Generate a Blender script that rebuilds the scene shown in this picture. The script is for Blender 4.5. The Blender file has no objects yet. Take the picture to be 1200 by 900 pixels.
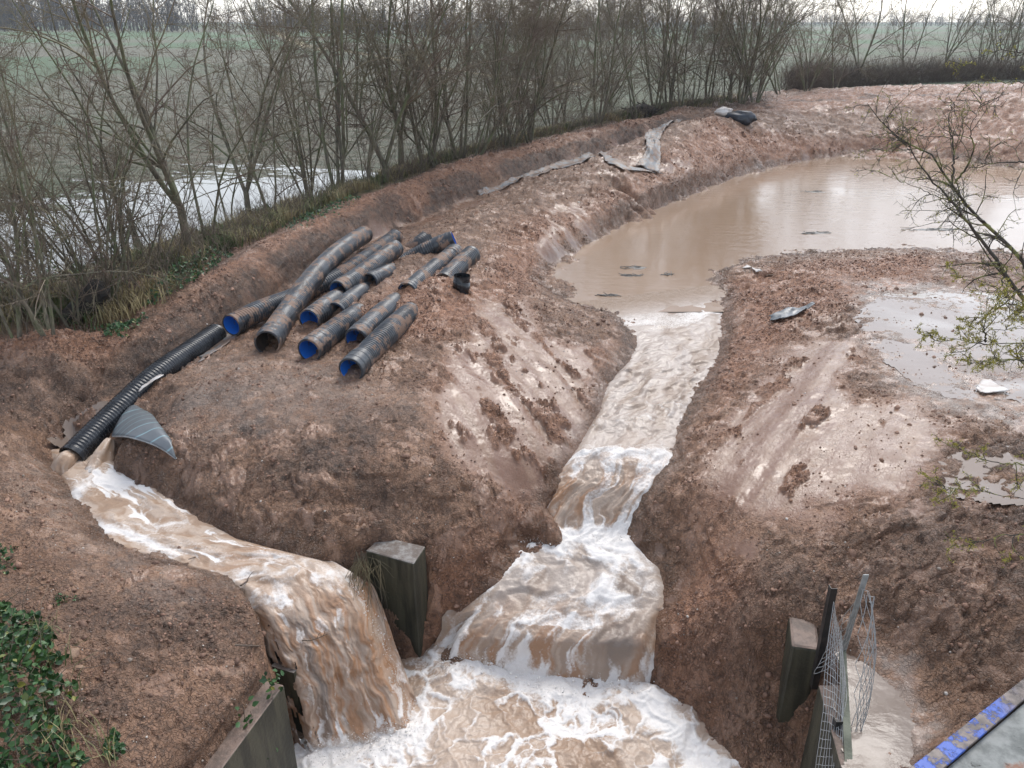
import bpy, math, random
import numpy as np
from mathutils import Vector
from mathutils.geometry import delaunay_2d_cdt

R = math.radians
SC = bpy.context.scene
COL = SC.collection

# ------------------------------------------------------------------ camera, sky, sun, exposure
PITCH = 25.1
FPX = 906.0
CAMZ = 6.2
cam_data = bpy.data.cameras.new("camera")
cam = bpy.data.objects.new("camera", cam_data)
COL.objects.link(cam)
cam.location = (0, 0, CAMZ)
cam.rotation_euler = (R(90 - PITCH), 0, 0)
cam_data.sensor_fit = 'HORIZONTAL'
cam_data.sensor_width = 36.0
cam_data.lens = 36.0 * FPX / 1200.0
cam_data.clip_start = 0.05
cam_data.clip_end = 9000.0
SC.camera = cam

SUN_EL, SUN_AZ = 52.0, 20.0          # azimuth clockwise from +Y (the view direction)
world = bpy.data.worlds.new("World")
SC.world = world
world.use_nodes = True
wt = world.node_tree
wt.nodes.clear()
w_out = wt.nodes.new("ShaderNodeOutputWorld")
w_bg = wt.nodes.new("ShaderNodeBackground")
w_sky = wt.nodes.new("ShaderNodeTexSky")
w_sky.sky_type = 'NISHITA'
w_sky.sun_disc = False
w_sky.sun_elevation = R(SUN_EL)
w_sky.sun_rotation = R(SUN_AZ)
w_sky.air_density = 1.0
w_sky.dust_density = 1.2
w_sky.ozone_density = 1.0
w_hs = wt.nodes.new("ShaderNodeHueSaturation")
w_hs.inputs['Saturation'].default_value = 0.42
w_hs.inputs['Value'].default_value = 1.0
w_tc = wt.nodes.new("ShaderNodeTexCoord")
w_no = wt.nodes.new("ShaderNodeTexNoise")
w_no.inputs['Scale'].default_value = 3.2
w_no.inputs['Detail'].default_value = 7.0
w_no.inputs['Roughness'].default_value = 0.55
w_mp = wt.nodes.new("ShaderNodeMapping")
w_mp.inputs['Scale'].default_value = (1, 1, 2.6)
w_mr = wt.nodes.new("ShaderNodeMapRange")
w_mr.inputs['From Min'].default_value = 0.32
w_mr.inputs['From Max'].default_value = 0.68
w_mr.inputs['To Min'].default_value = 0.75
w_mr.inputs['To Max'].default_value = 1.35
w_mx = wt.nodes.new("ShaderNodeMix")
w_mx.data_type = 'RGBA'
w_mx.blend_type = 'MULTIPLY'
w_mx.inputs['Factor'].default_value = 1.0
wt.links.new(w_sky.outputs[0], w_hs.inputs['Color'])
wt.links.new(w_tc.outputs['Generated'], w_mp.inputs[0])
wt.links.new(w_mp.outputs[0], w_no.inputs['Vector'])
wt.links.new(w_no.outputs['Fac'], w_mr.inputs['Value'])
wt.links.new(w_hs.outputs[0], w_mx.inputs[6])
wt.links.new(w_mr.outputs[0], w_mx.inputs[7])
wt.links.new(w_mx.outputs[2], w_bg.inputs['Color'])
wt.links.new(w_bg.outputs[0], w_out.inputs['Surface'])
w_bg.inputs['Strength'].default_value = 0.15

sun_data = bpy.data.lights.new("sun", 'SUN')
sun_data.energy = 1.0
sun_data.angle = R(25)
sun_data.color = (1.0, 0.96, 0.9)
sun = bpy.data.objects.new("sun", sun_data)
COL.objects.link(sun)
_sd = Vector((math.sin(R(SUN_AZ)) * math.cos(R(SUN_EL)), math.cos(R(SUN_AZ)) * math.cos(R(SUN_EL)), math.sin(R(SUN_EL))))
sun.rotation_euler = _sd.to_track_quat('Z', 'Y').to_euler()
sun.location = (0, 30, 60)

SC.render.engine = 'CYCLES'
SC.cycles.use_denoising = True
SC.cycles.max_bounces = 6
SC.cycles.transparent_max_bounces = 6
SC.cycles.volume_bounces = 0
SC.view_settings.view_transform = 'Standard'
SC.view_settings.look = 'None'
SC.view_settings.gamma = 1.0
SC.view_settings.use_curve_mapping = False
SC.view_settings.exposure = 0.95

# ------------------------------------------------------------------ picture -> place
_cp, _sp = math.cos(R(PITCH)), math.sin(R(PITCH))


def ray(px, py):
    a, b = (px - 600.0) / FPX, (450.0 - py) / FPX
    return np.array([a, _cp + b * _sp, -_sp + b * _cp])


def P(px, py, z):
    """the place at height z seen at photo pixel px,py"""
    d = ray(px, py)
    t = (z - CAMZ) / d[2]
    return np.array([d[0] * t, d[1] * t, z])


def PY(px, py, y):
    """the place at distance y in front of the lens plane seen at photo pixel px,py"""
    d = ray(px, py)
    t = y / d[1]
    return np.array([d[0] * t, y, CAMZ + d[2] * t])


# ------------------------------------------------------------------ noise
def _table(seed):
    return np.random.RandomState(seed).rand(256, 256).astype(np.float32)


_TABS = {}


def vnoise(x, y, seed=0):
    if seed not in _TABS:
        _TABS[seed] = _table(seed + 11)
    T = _TABS[seed]
    xi, yi = np.floor(x), np.floor(y)
    fx, fy = (x - xi).astype(np.float32), (y - yi).astype(np.float32)
    xi, yi = xi.astype(np.int64), yi.astype(np.int64)
    fx = fx * fx * fx * (fx * (fx * 6 - 15) + 10)
    fy = fy * fy * fy * (fy * (fy * 6 - 15) + 10)
    x0, x1, y0, y1 = xi & 255, (xi + 1) & 255, yi & 255, (yi + 1) & 255
    a = T[x0, y0] * (1 - fx) + T[x1, y0] * fx
    b = T[x0, y1] * (1 - fx) + T[x1, y1] * fx
    return a * (1 - fy) + b * fy


def fbm(x, y, octv=4, seed=0, gain=0.5, lac=2.03):
    s, a, t = 0.0, 1.0, 0.0
    c, sn = 0.8, 0.6
    for i in range(octv):
        s = s + a * vnoise(x + 17.3 * i, y - 9.1 * i, seed + i)
        t += a
        a *= gain
        x, y = (c * x - sn * y) * lac, (sn * x + c * y) * lac
    return s / t                       # 0..1, mean 0.5


def billow(x, y, octv=3, seed=0):
    s, a, t = 0.0, 1.0, 0.0
    for i in range(octv):
        s = s + a * np.abs(2 * vnoise(x + 5.7 * i, y + 3.3 * i, seed + i) - 1)
        t += a
        a *= 0.55
        x, y = (0.8 * x - 0.6 * y) * 2.1, (0.6 * x + 0.8 * y) * 2.1
    return s / t


def worley(x, y, seed=0):
    """F1, F2 and a random value of the nearest cell"""
    TX, TY, TV = _table(seed + 501), _table(seed + 502), _table(seed + 503)
    xi, yi = np.floor(x).astype(np.int64), np.floor(y).astype(np.int64)
    f1 = np.full(x.shape, 9.0, np.float32)
    f2 = np.full(x.shape, 9.0, np.float32)
    val = np.zeros(x.shape, np.float32)
    for dx in (-1, 0, 1):
        for dy in (-1, 0, 1):
            cx, cy = xi + dx, yi + dy
            a, b = cx & 255, cy & 255
            d = np.hypot(cx + TX[a, b] - x, cy + TY[a, b] - y).astype(np.float32)
            nearer = d < f1
            f2 = np.where(nearer, f1, np.minimum(f2, d))
            val = np.where(nearer, TV[a, b], val)
            f1 = np.where(nearer, d, f1)
    return f1, f2, val


def sstep(a, b, x):
    t = np.clip((x - a) / (b - a), 0, 1)
    return t * t * (3 - 2 * t)


# ------------------------------------------------------------------ mesh helpers
def new_mesh(name, verts, faces, mat=None, smooth=True, attrs=None, fmat=None):
    """faces: array (n,4) or (n,3), or a list of lists"""
    me = bpy.data.meshes.new(name)
    verts = np.asarray(verts, np.float32).reshape(-1, 3)
    if isinstance(faces, np.ndarray):
        n, k = faces.shape
        me.vertices.add(len(verts))
        me.vertices.foreach_set('co', verts.ravel())
        me.loops.add(n * k)
        me.loops.foreach_set('vertex_index', faces.astype(np.int32).ravel())
        me.polygons.add(n)
        me.polygons.foreach_set('loop_start', np.arange(0, n * k, k, dtype=np.int32))
        try:
            me.polygons.foreach_set('loop_total', np.full(n, k, np.int32))
        except Exception:
            pass
    else:
        me.from_pydata([tuple(v) for v in verts], [], faces)
        n = len(me.polygons)
    if smooth:
        me.polygons.foreach_set('use_smooth', np.ones(len(me.polygons), bool))
    if attrs:
        for k_, v in attrs.items():
            v = np.asarray(v, np.float32)
            if v.ndim == 1:
                a = me.attributes.new(k_, 'FLOAT', 'POINT')
                a.data.foreach_set('value', v)
            else:
                a = me.attributes.new(k_, 'FLOAT_COLOR', 'POINT')
                if v.shape[1] == 3:
                    v = np.concatenate([v, np.ones((len(v), 1), np.float32)], 1)
                a.data.foreach_set('color', v.ravel())
    if mat is not None:
        for m in (mat if isinstance(mat, (list, tuple)) else [mat]):
            me.materials.append(m)
    if fmat is not None:
        me.polygons.foreach_set('material_index', np.asarray(fmat, np.int32))
    me.update(calc_edges=True)
    me.validate()
    return me


def link(name, me, parent=None):
    o = bpy.data.objects.new(name, me)
    COL.objects.link(o)
    if parent is not None:
        o.parent = parent
    return o


def part(name, verts, faces, mat, parent=None, origin=None, **kw):
    """one mesh object; its verts are given in world space and moved into the parent's space"""
    v = np.asarray(verts, np.float64).reshape(-1, 3)
    if parent is not None:
        v = v - np.array(parent.location)
    elif origin is not None:
        v = v - np.asarray(origin)
    o = link(name, new_mesh(name, v, faces, mat, **kw), parent)
    if parent is None and origin is not None:
        o.location = origin
    return o


def empty(name, loc):
    o = bpy.data.objects.new(name, None)
    o.empty_display_size = 0.2
    o.location = loc
    COL.objects.link(o)
    return o


def tag(o, label=None, cat=None, group=None, kind=None):
    if label:
        o['label'] = label
    if cat:
        o['category'] = cat
    if group:
        o['group'] = group
    if kind:
        o['kind'] = kind
    return o


def grid_faces(nr, nc, wrap=False):
    i = np.arange(nr - 1)[:, None]
    j = np.arange(nc if wrap else nc - 1)[None, :]
    j2 = (j + 1) % nc
    a = i * nc + j
    b = i * nc + j2
    c = (i + 1) * nc + j2
    d = (i + 1) * nc + j
    return np.stack([a, b, c, d], -1).reshape(-1, 4)


def resample(pts, n=None, step=None):
    pts = np.asarray(pts, float)
    seg = np.linalg.norm(np.diff(pts, axis=0), axis=1)
    s = np.concatenate([[0], np.cumsum(seg)])
    if n is None:
        n = max(2, int(s[-1] / step) + 1)
    t = np.linspace(0, s[-1], n)
    return np.stack([np.interp(t, s, pts[:, k]) for k in range(pts.shape[1])], 1)


def smooth_line(pts, n, it=2):
    """Catmull-Rom through pts, n samples"""
    pts = np.asarray(pts, float)
    ext = np.concatenate([[2 * pts[0] - pts[1]], pts, [2 * pts[-1] - pts[-2]]])
    seg = np.linalg.norm(np.diff(pts, axis=0), axis=1)
    s = np.concatenate([[0], np.cumsum(seg)])
    t = np.linspace(0, s[-1], n)
    k = np.clip(np.searchsorted(s, t, 'right') - 1, 0, len(seg) - 1)
    u = ((t - s[k]) / np.maximum(seg[k], 1e-9))[:, None]
    p0, p1, p2, p3 = ext[k], ext[k + 1], ext[k + 2], ext[k + 3]
    return 0.5 * ((2 * p1) + (-p0 + p2) * u + (2 * p0 - 5 * p1 + 4 * p2 - p3) * u ** 2 + (-p0 + 3 * p1 - 3 * p2 + p3) * u ** 3)


def frames(P_):
    """P_ (B,n,3) -> side vectors u, v of each point"""
    T = np.empty_like(P_)
    T[:, 1:-1] = P_[:, 2:] - P_[:, :-2]
    T[:, 0] = P_[:, 1] - P_[:, 0]
    T[:, -1] = P_[:, -1] - P_[:, -2]
    T /= np.maximum(np.linalg.norm(T, axis=2, keepdims=True), 1e-9)
    mean = T.mean(1, keepdims=True)
    ref = np.where(np.abs(mean[..., 2:3]) < 0.8, np.array([0, 0, 1.0]), np.array([1.0, 0.13, 0]))
    U = np.cross(np.broadcast_to(ref, T.shape), T)
    U /= np.maximum(np.linalg.norm(U, axis=2, keepdims=True), 1e-9)
    V = np.cross(T, U)
    return T, U, V


def tubes(P_, rad, k, cap=False):
    """P_ (B,n,3), rad (B,n) -> verts, quad faces"""
    P_ = np.asarray(P_, float)
    B, n, _ = P_.shape
    T, U, V = frames(P_)
    a = np.linspace(0, 2 * math.pi, k, endpoint=False)
    ca, sa = np.cos(a), np.sin(a)
    ring = U[:, :, None, :] * ca[:, None] + V[:, :, None, :] * sa[:, None]
    verts = P_[:, :, None, :] + ring * np.asarray(rad)[:, :, None, None]
    f = grid_faces(n, k, wrap=True)
    F = (f[None] + (np.arange(B) * n * k)[:, None, None]).reshape(-1, 4)
    return verts.reshape(-1, 3), F


def join(lst):
    """list of (verts, quad faces) -> one"""
    vs, fs, o = [], [], 0
    for v, f in lst:
        vs.append(np.asarray(v, float).reshape(-1, 3))
        fs.append(np.asarray(f) + o)
        o += len(vs[-1])
    return np.concatenate(vs), np.concatenate(fs)


def box_between(bottom4, top4):
    """a closed box from two corner loops of 4 (or n) points"""
    b, t = np.asarray(bottom4, float), np.asarray(top4, float)
    n = len(b)
    v = np.concatenate([b, t])
    f = [list(range(n))[::-1], list(range(n, 2 * n))]
    for i in range(n):
        j = (i + 1) % n
        f.append([i, j, n + j, n + i])
    return v, f


def bevel(o, w=0.01, seg=2):
    m = o.modifiers.new("edge", 'BEVEL')
    m.width = w
    m.segments = seg
    m.limit_method = 'ANGLE'
    return o


# ------------------------------------------------------------------ node helper
class NT:
    def __init__(self, name):
        self.m = bpy.data.materials.new(name)
        self.m.use_nodes = True
        self.t = self.m.node_tree
        self.t.nodes.clear()
        self.out = self.t.nodes.new("ShaderNodeOutputMaterial")
        self.b = self.t.nodes.new("ShaderNodeBsdfPrincipled")
        self.t.links.new(self.b.outputs[0], self.out.inputs['Surface'])

    def val(self, sock, v):
        if v is None:
            return
        if hasattr(v, 'is_output') or isinstance(v, bpy.types.NodeSocket):
            self.t.links.new(v, sock)
        elif isinstance(v, (tuple, list)):
            v = tuple(v)
            n = len(sock.default_value)
            sock.default_value = (v + (1.0,))[:n] if len(v) < n else v[:n]
        else:
            sock.default_value = v

    def set(self, name, v):
        self.val(self.b.inputs[name], v)

    def attr(self, name):
        n = self.t.nodes.new("ShaderNodeAttribute")
        n.attribute_name = name
        return n

    def sep(self, c):
        n = self.t.nodes.new("ShaderNodeSeparateColor")
        self.val(n.inputs[0], c)
        return n.outputs

    def coord(self, kind='Object', scale=None, rot=None):
        n = self.t.nodes.new("ShaderNodeTexCoord")
        o = n.outputs[kind]
        if scale is not None or rot is not None:
            m = self.t.nodes.new("ShaderNodeMapping")
            self.t.links.new(o, m.inputs[0])
            if rot is not None:
                m.inputs['Rotation'].default_value = rot
            if scale is not None:
                m.inputs['Scale'].default_value = scale
            o = m.outputs[0]
        return o

    def noise(self, vec, scale, detail=4, rough=0.55, dist=0.0):
        n = self.t.nodes.new("ShaderNodeTexNoise")
        self.val(n.inputs['Vector'], vec)
        n.inputs['Scale'].default_value = scale
        n.inputs['Detail'].default_value = detail
        n.inputs['Roughness'].default_value = rough
        n.inputs['Distortion'].default_value = dist
        return n.outputs['Fac']

    def voro(self, vec, scale, feature='F1'):
        n = self.t.nodes.new("ShaderNodeTexVoronoi")
        n.feature = feature
        self.val(n.inputs['Vector'], vec)
        n.inputs['Scale'].default_value = scale
        return n.outputs['Distance']

    def ramp(self, v, a, b, lo=0.0, hi=1.0):
        n = self.t.nodes.new("ShaderNodeMapRange")
        n.interpolation_type = 'SMOOTHSTEP'
        self.val(n.inputs['Value'], v)
        n.inputs['From Min'].default_value = a
        n.inputs['From Max'].default_value = b
        n.inputs['To Min'].default_value = lo
        n.inputs['To Max'].default_value = hi
        return n.outputs[0]

    def mix(self, f, a, b, mode='MIX'):
        n = self.t.nodes.new("ShaderNodeMix")
        n.data_type = 'RGBA'
        n.blend_type = mode
        self.val(n.inputs[0], f)
        self.val(n.inputs[6], a)
        self.val(n.inputs[7], b)
        return n.outputs[2]

    def math(self, op, a, b=0.0, c=None):
        n = self.t.nodes.new("ShaderNodeMath")
        n.operation = op
        self.val(n.inputs[0], a)
        self.val(n.inputs[1], b)
        if c is not None:
            self.val(n.inputs[2], c)
        return n.outputs[0]

    def bump(self, h, strength=0.5, dist=0.02, normal=None):
        n = self.t.nodes.new("ShaderNodeBump")
        self.val(n.inputs['Height'], h)
        n.inputs['Distance'].default_value = dist
        self.val(n.inputs['Strength'], strength)
        if normal is not None:
            self.t.links.new(normal, n.inputs['Normal'])
        return n.outputs[0]


def simple_mat(name, base, dark, scale=6.0, rough=0.6, bump=0.3, bscale=40.0, dist=0.01, metallic=0.0, stretch=None):
    n = NT(name)
    c = n.coord('Object', scale=stretch)
    f = n.ramp(n.noise(c, scale, 6), 0.35, 0.65)
    n.set('Base Color', n.mix(f, dark, base))
    n.set('Roughness', rough)
    n.set('Metallic', metallic)
    n.set('Normal', n.bump(n.noise(c, bscale, 5), bump, dist))
    return n.m
# ------------------------------------------------------------------ the lie of the land
POND_Z = 1.5
FLOOD_Z = 1.18
FP = []          # control points x,y,z


def feat(pts, world=False, step=0.15):
    w = np.array([p if world else P(*p) for p in pts], float)
    r = np.hypot(w[:, 0], w[:, 1]).mean()
    FP.append(resample(w, step=max(0.08, step * r / 9.0)))
    return w


def featy(pts):
    return feat([PY(*p) for p in pts], True)


# far land: hedge line and the fields behind it
HEDGE = np.array([(-11.5, 2.0), (-7.2, 10.3), (-0.4, 24.8), (7.3, 35.0), (12, 40.5), (19, 43.0), (29, 43.5), (60, 45), (160, 48)], float)
_hs = np.concatenate([[0], np.cumsum(np.linalg.norm(np.diff(HEDGE, axis=0), axis=1))])


def hedge_ds(x, y):
    """signed distance beyond the hedge line (outside positive) and the length along it"""
    best = np.full(np.shape(x), 1e9)
    sd = np.zeros(np.shape(x))
    ss = np.zeros(np.shape(x))
    for i in range(len(HEDGE) - 1):
        a, b = HEDGE[i], HEDGE[i + 1]
        d = b - a
        L = np.hypot(*d)
        t = ((x - a[0]) * d[0] + (y - a[1]) * d[1]) / L ** 2
        if i > 0:
            t = np.maximum(t, 0)
        else:
            t = np.maximum(t, -3)
        if i < len(HEDGE) - 2:
            t = np.minimum(t, 1)
        qx, qy = a[0] + d[0] * t, a[1] + d[1] * t
        dist = np.hypot(x - qx, y - qy)
        cr = (d[0] * (y - a[1]) - d[1] * (x - a[0])) / L
        m = dist < best
        best = np.where(m, dist, best)
        sd = np.where(m, np.where(cr >= 0, dist, -dist), sd)
        ss = np.where(m, _hs[i] + t * L, ss)
    return sd, ss


def far_z(x, y):
    d, s = hedge_ds(x, y)
    w = 1 - sstep(30, 52, s)
    z0 = np.interp(s, [-20, 8, 25, 37, 60], [2.2, 2.25, 2.5, 2.85, 3.2])
    left = np.where(d < 5.5, z0 + (1.13 - z0) * sstep(0.6, 5.5, d), 1.13 + 0.0009 * np.clip(d - 5.5, 0, 14) ** 2 * 1.0)
    left = left + .16 * sstep(23, 30, s) * sstep(4.5, 7, d) * (1 - sstep(16, 24, d)) + np.maximum(0, np.minimum(d, 230) - 19.5) * 0.0285
    right = z0 - 0.35 * sstep(0.5, 4, d) + 0.0035 * np.clip(d, 0, 500)
    out = left * w + right * (1 - w)
    return np.where(d > 0, out, 2.0)


# --- spoil ridge along the trench
ridge = feat([(-60, 396, 2.25), (0, 397, 2.3), (60, 386, 2.36), (110, 386, 2.24), (150, 393, 2.15), (172, 378, 2.25), (230, 333, 2.5), (300, 288, 2.52), (370, 256, 2.55), (450, 222, 2.62), (550, 186, 2.75), (650, 162, 2.85), (740, 143, 2.95), (800, 130, 3.0)])
wtop = feat([(-60, 432, 2.08), (0, 432, 2.1), (80, 428, 2.1), (150, 418, 2.0), (190, 397, 2.15), (260, 348, 2.25), (330, 303, 2.3), (400, 269, 2.34), (470, 232, 2.42), (560, 203, 2.52), (650, 178, 2.65), (740, 153, 2.78), (800, 138, 2.88)])
_b = wtop.copy()
_b[:, 0] += 0.14
_b[:, 1] -= 0.16
_b[:, 2] -= np.array([.1, .12, .15, .35, .5, .54, .52, .50, .48, .46, .42, .36, .2])
feat(_b[3:], True)
# behind the ridge: the verge under the hedge
for off, dz in ((0.55, -0.22), (1.2, -0.3)):
    v = ridge.copy()
    v[:, 0] -= off * 0.86
    v[:, 1] += off * 0.5
    v[:, 2] += dz
    feat(v, True)
# lip of the trench on the works side, and the floor beside it
lip = feat([(205, 440, 1.86), (258, 410, 1.86), (310, 374, 1.87), (370, 333, 1.89), (434, 286, 1.92), (480, 267, 1.95), (534, 246, 2.0), (600, 219, 2.14), (700, 184, 2.48), (770, 156, 2.82), (815, 139, 2.95)])
_l = lip.copy()
_l[:, 0] -= 0.22
_l[:, 1] += 0.12
_l[:, 2] -= np.array([.06, .06, .08, .08, .08, .08, .08, .08, .08, .06, .02])
feat(_l[1:], True)

# --- peninsula top (where the pipes lie)
feat([(300, 420, 1.98), (400, 440, 1.97), (470, 420, 2.02), (540, 380, 2.06), (580, 330, 2.08), (600, 290, 2.1)])
feat([(340, 380, 2.02), (420, 355, 2.06), (480, 320, 2.16), (540, 285, 2.18), (560, 250, 2.22)])
feat([(470, 345, 2.12), (520, 335, 2.22), (560, 318, 2.2)])
feat([(220, 470, 1.93), (300, 480, 1.92), (400, 490, 1.93), (470, 480, 1.98)])
feat([(200, 520, 1.72), (300, 550, 1.68), (380, 560, 1.72), (430, 545, 1.78), (480, 540, 1.78), (520, 560, 1.58)])
feat([(330, 600, 1.45), (400, 610, 1.5), (450, 600, 1.5)])
featy([(500, 600, 7.1), (545, 600, 7.15)])
# crest of the smooth face and the face itself
feat([(600, 340, 2.0), (570, 380, 2.02), (540, 420, 2.0), (500, 460, 1.98), (495, 500, 1.9), (510, 530, 1.74), (540, 560, 1.52)])
feat([(640, 380, 1.84), (620, 430, 1.78), (600, 480, 1.66), (585, 530, 1.5), (580, 562, 1.36)])
btop = feat([(700, 375, 1.62), (715, 400, 1.58), (705, 430, 1.55), (690, 455, 1.52), (684, 485, 1.46), (668, 515, 1.41), (650, 550, 1.34), (632, 578, 1.26), (602, 585, 1.22), (572, 574, 1.32)])
# scarp and rubble under it
featy([(640, 600, 7.46), (615, 628, 7.42), (602, 636, 7.36)])
featy([(588, 602, 7.34), (560, 606, 7.2), (535, 602, 7.12)])
featy([(586, 644, 7.02), (570, 670, 6.86), (548, 700, 6.62), (528, 728, 6.57), (512, 752, 6.52), (500, 764, 6.56)])
featy([(550, 640, 6.9), (525, 670, 6.72), (512, 700, 6.62), (505, 735, 6.5)])
featy([(470, 622, 6.85), (520, 640, 6.85)])
featy([(503, 694, 6.6), (500, 730, 6.52), (492, 762, 6.44)])

# --- left channel
CH_R = [(120, 535, 1.32), (150, 562, 1.3), (195, 580, 1.28), (240, 611, 1.26), (275, 632, 1.24), (318, 642, 1.22), (368, 652, 1.2)]
CH_L = [(62, 545, 1.36), (80, 578, 1.31), (104, 608, 1.29), (128, 638, 1.27), (198, 657, 1.25), (250, 672, 1.23), (288, 690, 1.21), (302, 706, 1.17)]
feat(CH_R)
_cr = np.array([P(*q) for q in CH_R])
feat([PY(px, py, np.interp(px, [q[0] for q in CH_R], _cr[:, 1]) + .05) for px, py in ((165, 545), (200, 566), (240, 596), (275, 617), (318, 629), (368, 639))], True)
feat([(135, 522, 1.62), (165, 543, 1.55)])
feat(CH_L)
feat([((a[0] + b[0]) / 2, (a[1] + b[1]) / 2, a[2] - 0.22) for a, b in zip(CH_R, CH_L)] + [(350, 680, .98)])
feat([(45, 530, 1.5), (62, 575, 1.46), (90, 618, 1.44), (118, 650, 1.42), (195, 672, 1.38), (250, 688, 1.35), (282, 702, 1.33), (293, 722, 1.3), (292, 750, 1.28)])
# muddy pool left of the pipe
feat([(70, 515, 1.36), (100, 490, 1.36), (125, 475, 1.38)])
feat([(40, 500, 1.62), (70, 480, 1.66), (105, 465, 1.66)])
featy([(-60, 468, 8.6), (0, 466, 8.7), (60, 455, 9.15), (120, 446, 9.68)])
feat([(0, 520, 1.86), (40, 560, 1.62)])
feat([(-20, 600, 1.75), (60, 640, 1.55), (120, 690, 1.46), (200, 730, 1.42), (260, 770, 1.34)])
feat([(-60, 680, 1.85), (40, 720, 1.62), (120, 780, 1.5), (200, 830, 1.4)])
feat([(-80, 800, 2.0), (20, 830, 1.75), (100, 880, 1.55), (190, 910, 1.4)])
# top of the left wing wall, then down its face
HW_A, HW_B = P(316, 786, 1.2), P(233, 893, 1.2)
feat([HW_A + [-.07, .03, 0.02], HW_B + [-.07, .03, 0.02]], True)
feat([HW_A + [.0, .0, -0.05], HW_B + [.0, .0, -0.05]], True)
feat([HW_A + [.02, -.01, -1.45], HW_B + [.02, -.01, -1.45], HW_B + [0.2, -2.2, -1.45]], True)
feat([HW_B + [-.14, -.2, 0.03], HW_B + [-.25, -1.6, 0.1]], True)
_e = np.array([P(302, 710, 1.16), P(308, 745, 1.18), HW_A + [-.11, .04, 0]])
feat(_e, True)
feat(_e[:2] + [.13, -.03, -1.4], True)
# foot of the fall: the sill between wing wall and pillar
_c = np.array([P(304, 700, 1.02), P(352, 684, 1.02), P(404, 662, 1.02), P(412, 658, 1.04)])
feat(_c, True)
feat(_c + [.06, -.16, -1.25], True)
featy([(418, 640, 6.76), (440, 627, 6.9), (470, 622, 6.9)])
featy([(404, 622, 6.74), (435, 605, 7.02)])
feat([(-1.62, 6.46, -.25), (-1.3, 6.36, -.25), (-1.0, 6.26, -.25), (-.92, 6.27, -.2)], True)
feat([(-1.48, 6.66, .9), (-1.0, 6.5, .9)], True)
# --- main stream: paired edges from the pond to the plunge pool: left px, right px, z left, z right
STREAM = [
    ((690, 352), (866, 330), 1.50, 1.50),
    ((718, 371), (852, 350), 1.50, 1.50),
    ((736, 392), (850, 374), 1.47, 1.47),
    ((744, 404), (850, 396), 1.44, 1.44),
    ((731, 428), (842, 424), 1.41, 1.41),
    ((710, 449), (833, 443), 1.385, 1.385),
    ((701, 480), (808, 476), 1.35, 1.35),
    ((686, 507), (797, 506), 1.31, 1.31),
    ((670, 533), (793, 530), 1.27, 1.27),
    ((662, 546), (790, 546), 1.25, 1.25),
    ((654, 566), (770, 570), 1.15, 1.17),
    ((645, 590), (748, 592), 0.98, 1.02),
    ((634, 612), (740, 612), 0.83, 0.86),
    ((620, 632), (738, 628), 0.73, 0.74),
    ((598, 642), (752, 640), 0.70, 0.70),
    ((590, 664), (774, 662), 0.66, 0.66),
    ((572, 690), (783, 688), 0.58, 0.60),
    ((552, 716), (778, 714), 0.46, 0.54),
    ((538, 732), (768, 738), 0.38, 0.50),
    ((528, 745), (765, 756), 0.30, 0.46),
    ((520, 757), (762, 772), 0.18, 0.30),
    ((513, 770), (760, 790), 0.06, 0.15),
    ((506, 782), (757, 806), -0.06, 0.0),
    ((498, 794), (750, 822), -0.14, -0.12),
]
sl = [(a[0], a[1], c) for a, b, c, d in STREAM[1:-2]]
sr = [(b[0], b[1], d) for a, b, c, d in STREAM[1:-2]]
feat([(a, b, c - (.07 if k > 15 else 0)) for k, (a, b, c) in enumerate(sl[:19])])
feat([(a, b, c - (.05 if k > 15 else 0)) for k, (a, b, c) in enumerate(sr[:20])])
feat([(508, 775, -.2), (560, 776, -.22), (600, 794, -.22), (650, 806, -.22), (700, 806, -.22), (748, 808, -.2)])
feat([(530, 752, .02), (570, 752, .06), (620, 770, .06), (680, 780, .1), (735, 784, .1)])
feat([((a[0] + b[0]) / 2, (a[1] + b[1]) / 2, (c + d) / 2 - 0.25) for a, b, c, d in STREAM[1:-2]])


def outset(pts_px, side, off, dz, lo=0, hi=None):
    w = np.array([P(*q) for q in pts_px])[lo:hi]
    t = np.gradient(w[:, :2], axis=0)
    t /= np.linalg.norm(t, axis=1, keepdims=True)
    nrm = np.stack([-t[:, 1], t[:, 0]], 1) * side
    w[:, :2] += nrm * off
    w[:, 2] += dz
    FP.append(resample(w, step=.1))


outset(sl, -1, .12, .10, 0, 18)
outset(sr, 1, .12, .11, 0, 19)
outset(CH_L, -1, .13, .07, 1, 7)

# --- right bank
feat([(868, 352, 1.62), (866, 380, 1.62), (866, 400, 1.6), (860, 426, 1.58), (850, 448, 1.56), (828, 482, 1.5), (814, 510, 1.46), (808, 548, 1.42), (798, 575, 1.34)])
featy([(768, 590, 7.5), (758, 612, 7.42), (762, 630, 7.3)])
featy([(770, 634, 7.2), (792, 655, 7.0), (800, 690, 6.72), (796, 714, 6.45), (782, 730, 6.3), (776, 760, 6.1), (778, 790, 5.9), (786, 812, 5.72)])
feat([(765, 806, -.05), (784, 830, -.12), (812, 852, -.14), (830, 880, -.14), (852, 910, -.14)])
feat([(750, 820, -.25), (770, 850, -.3), (795, 872, -.3), (818, 905, -.3), (842, 940, -.3)])
featy([(800, 820, 5.64), (836, 846, 5.43), (874, 880, 4.99)])
feat([(840, 640, 1.25), (850, 690, 1.05), (850, 740, 0.85), (850, 790, 0.5), (880, 840, 0.25)])
feat([(900, 350, 1.74), (910, 390, 1.78), (905, 430, 1.78), (880, 480, 1.7), (860, 530, 1.62), (850, 590, 1.48)])
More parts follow.
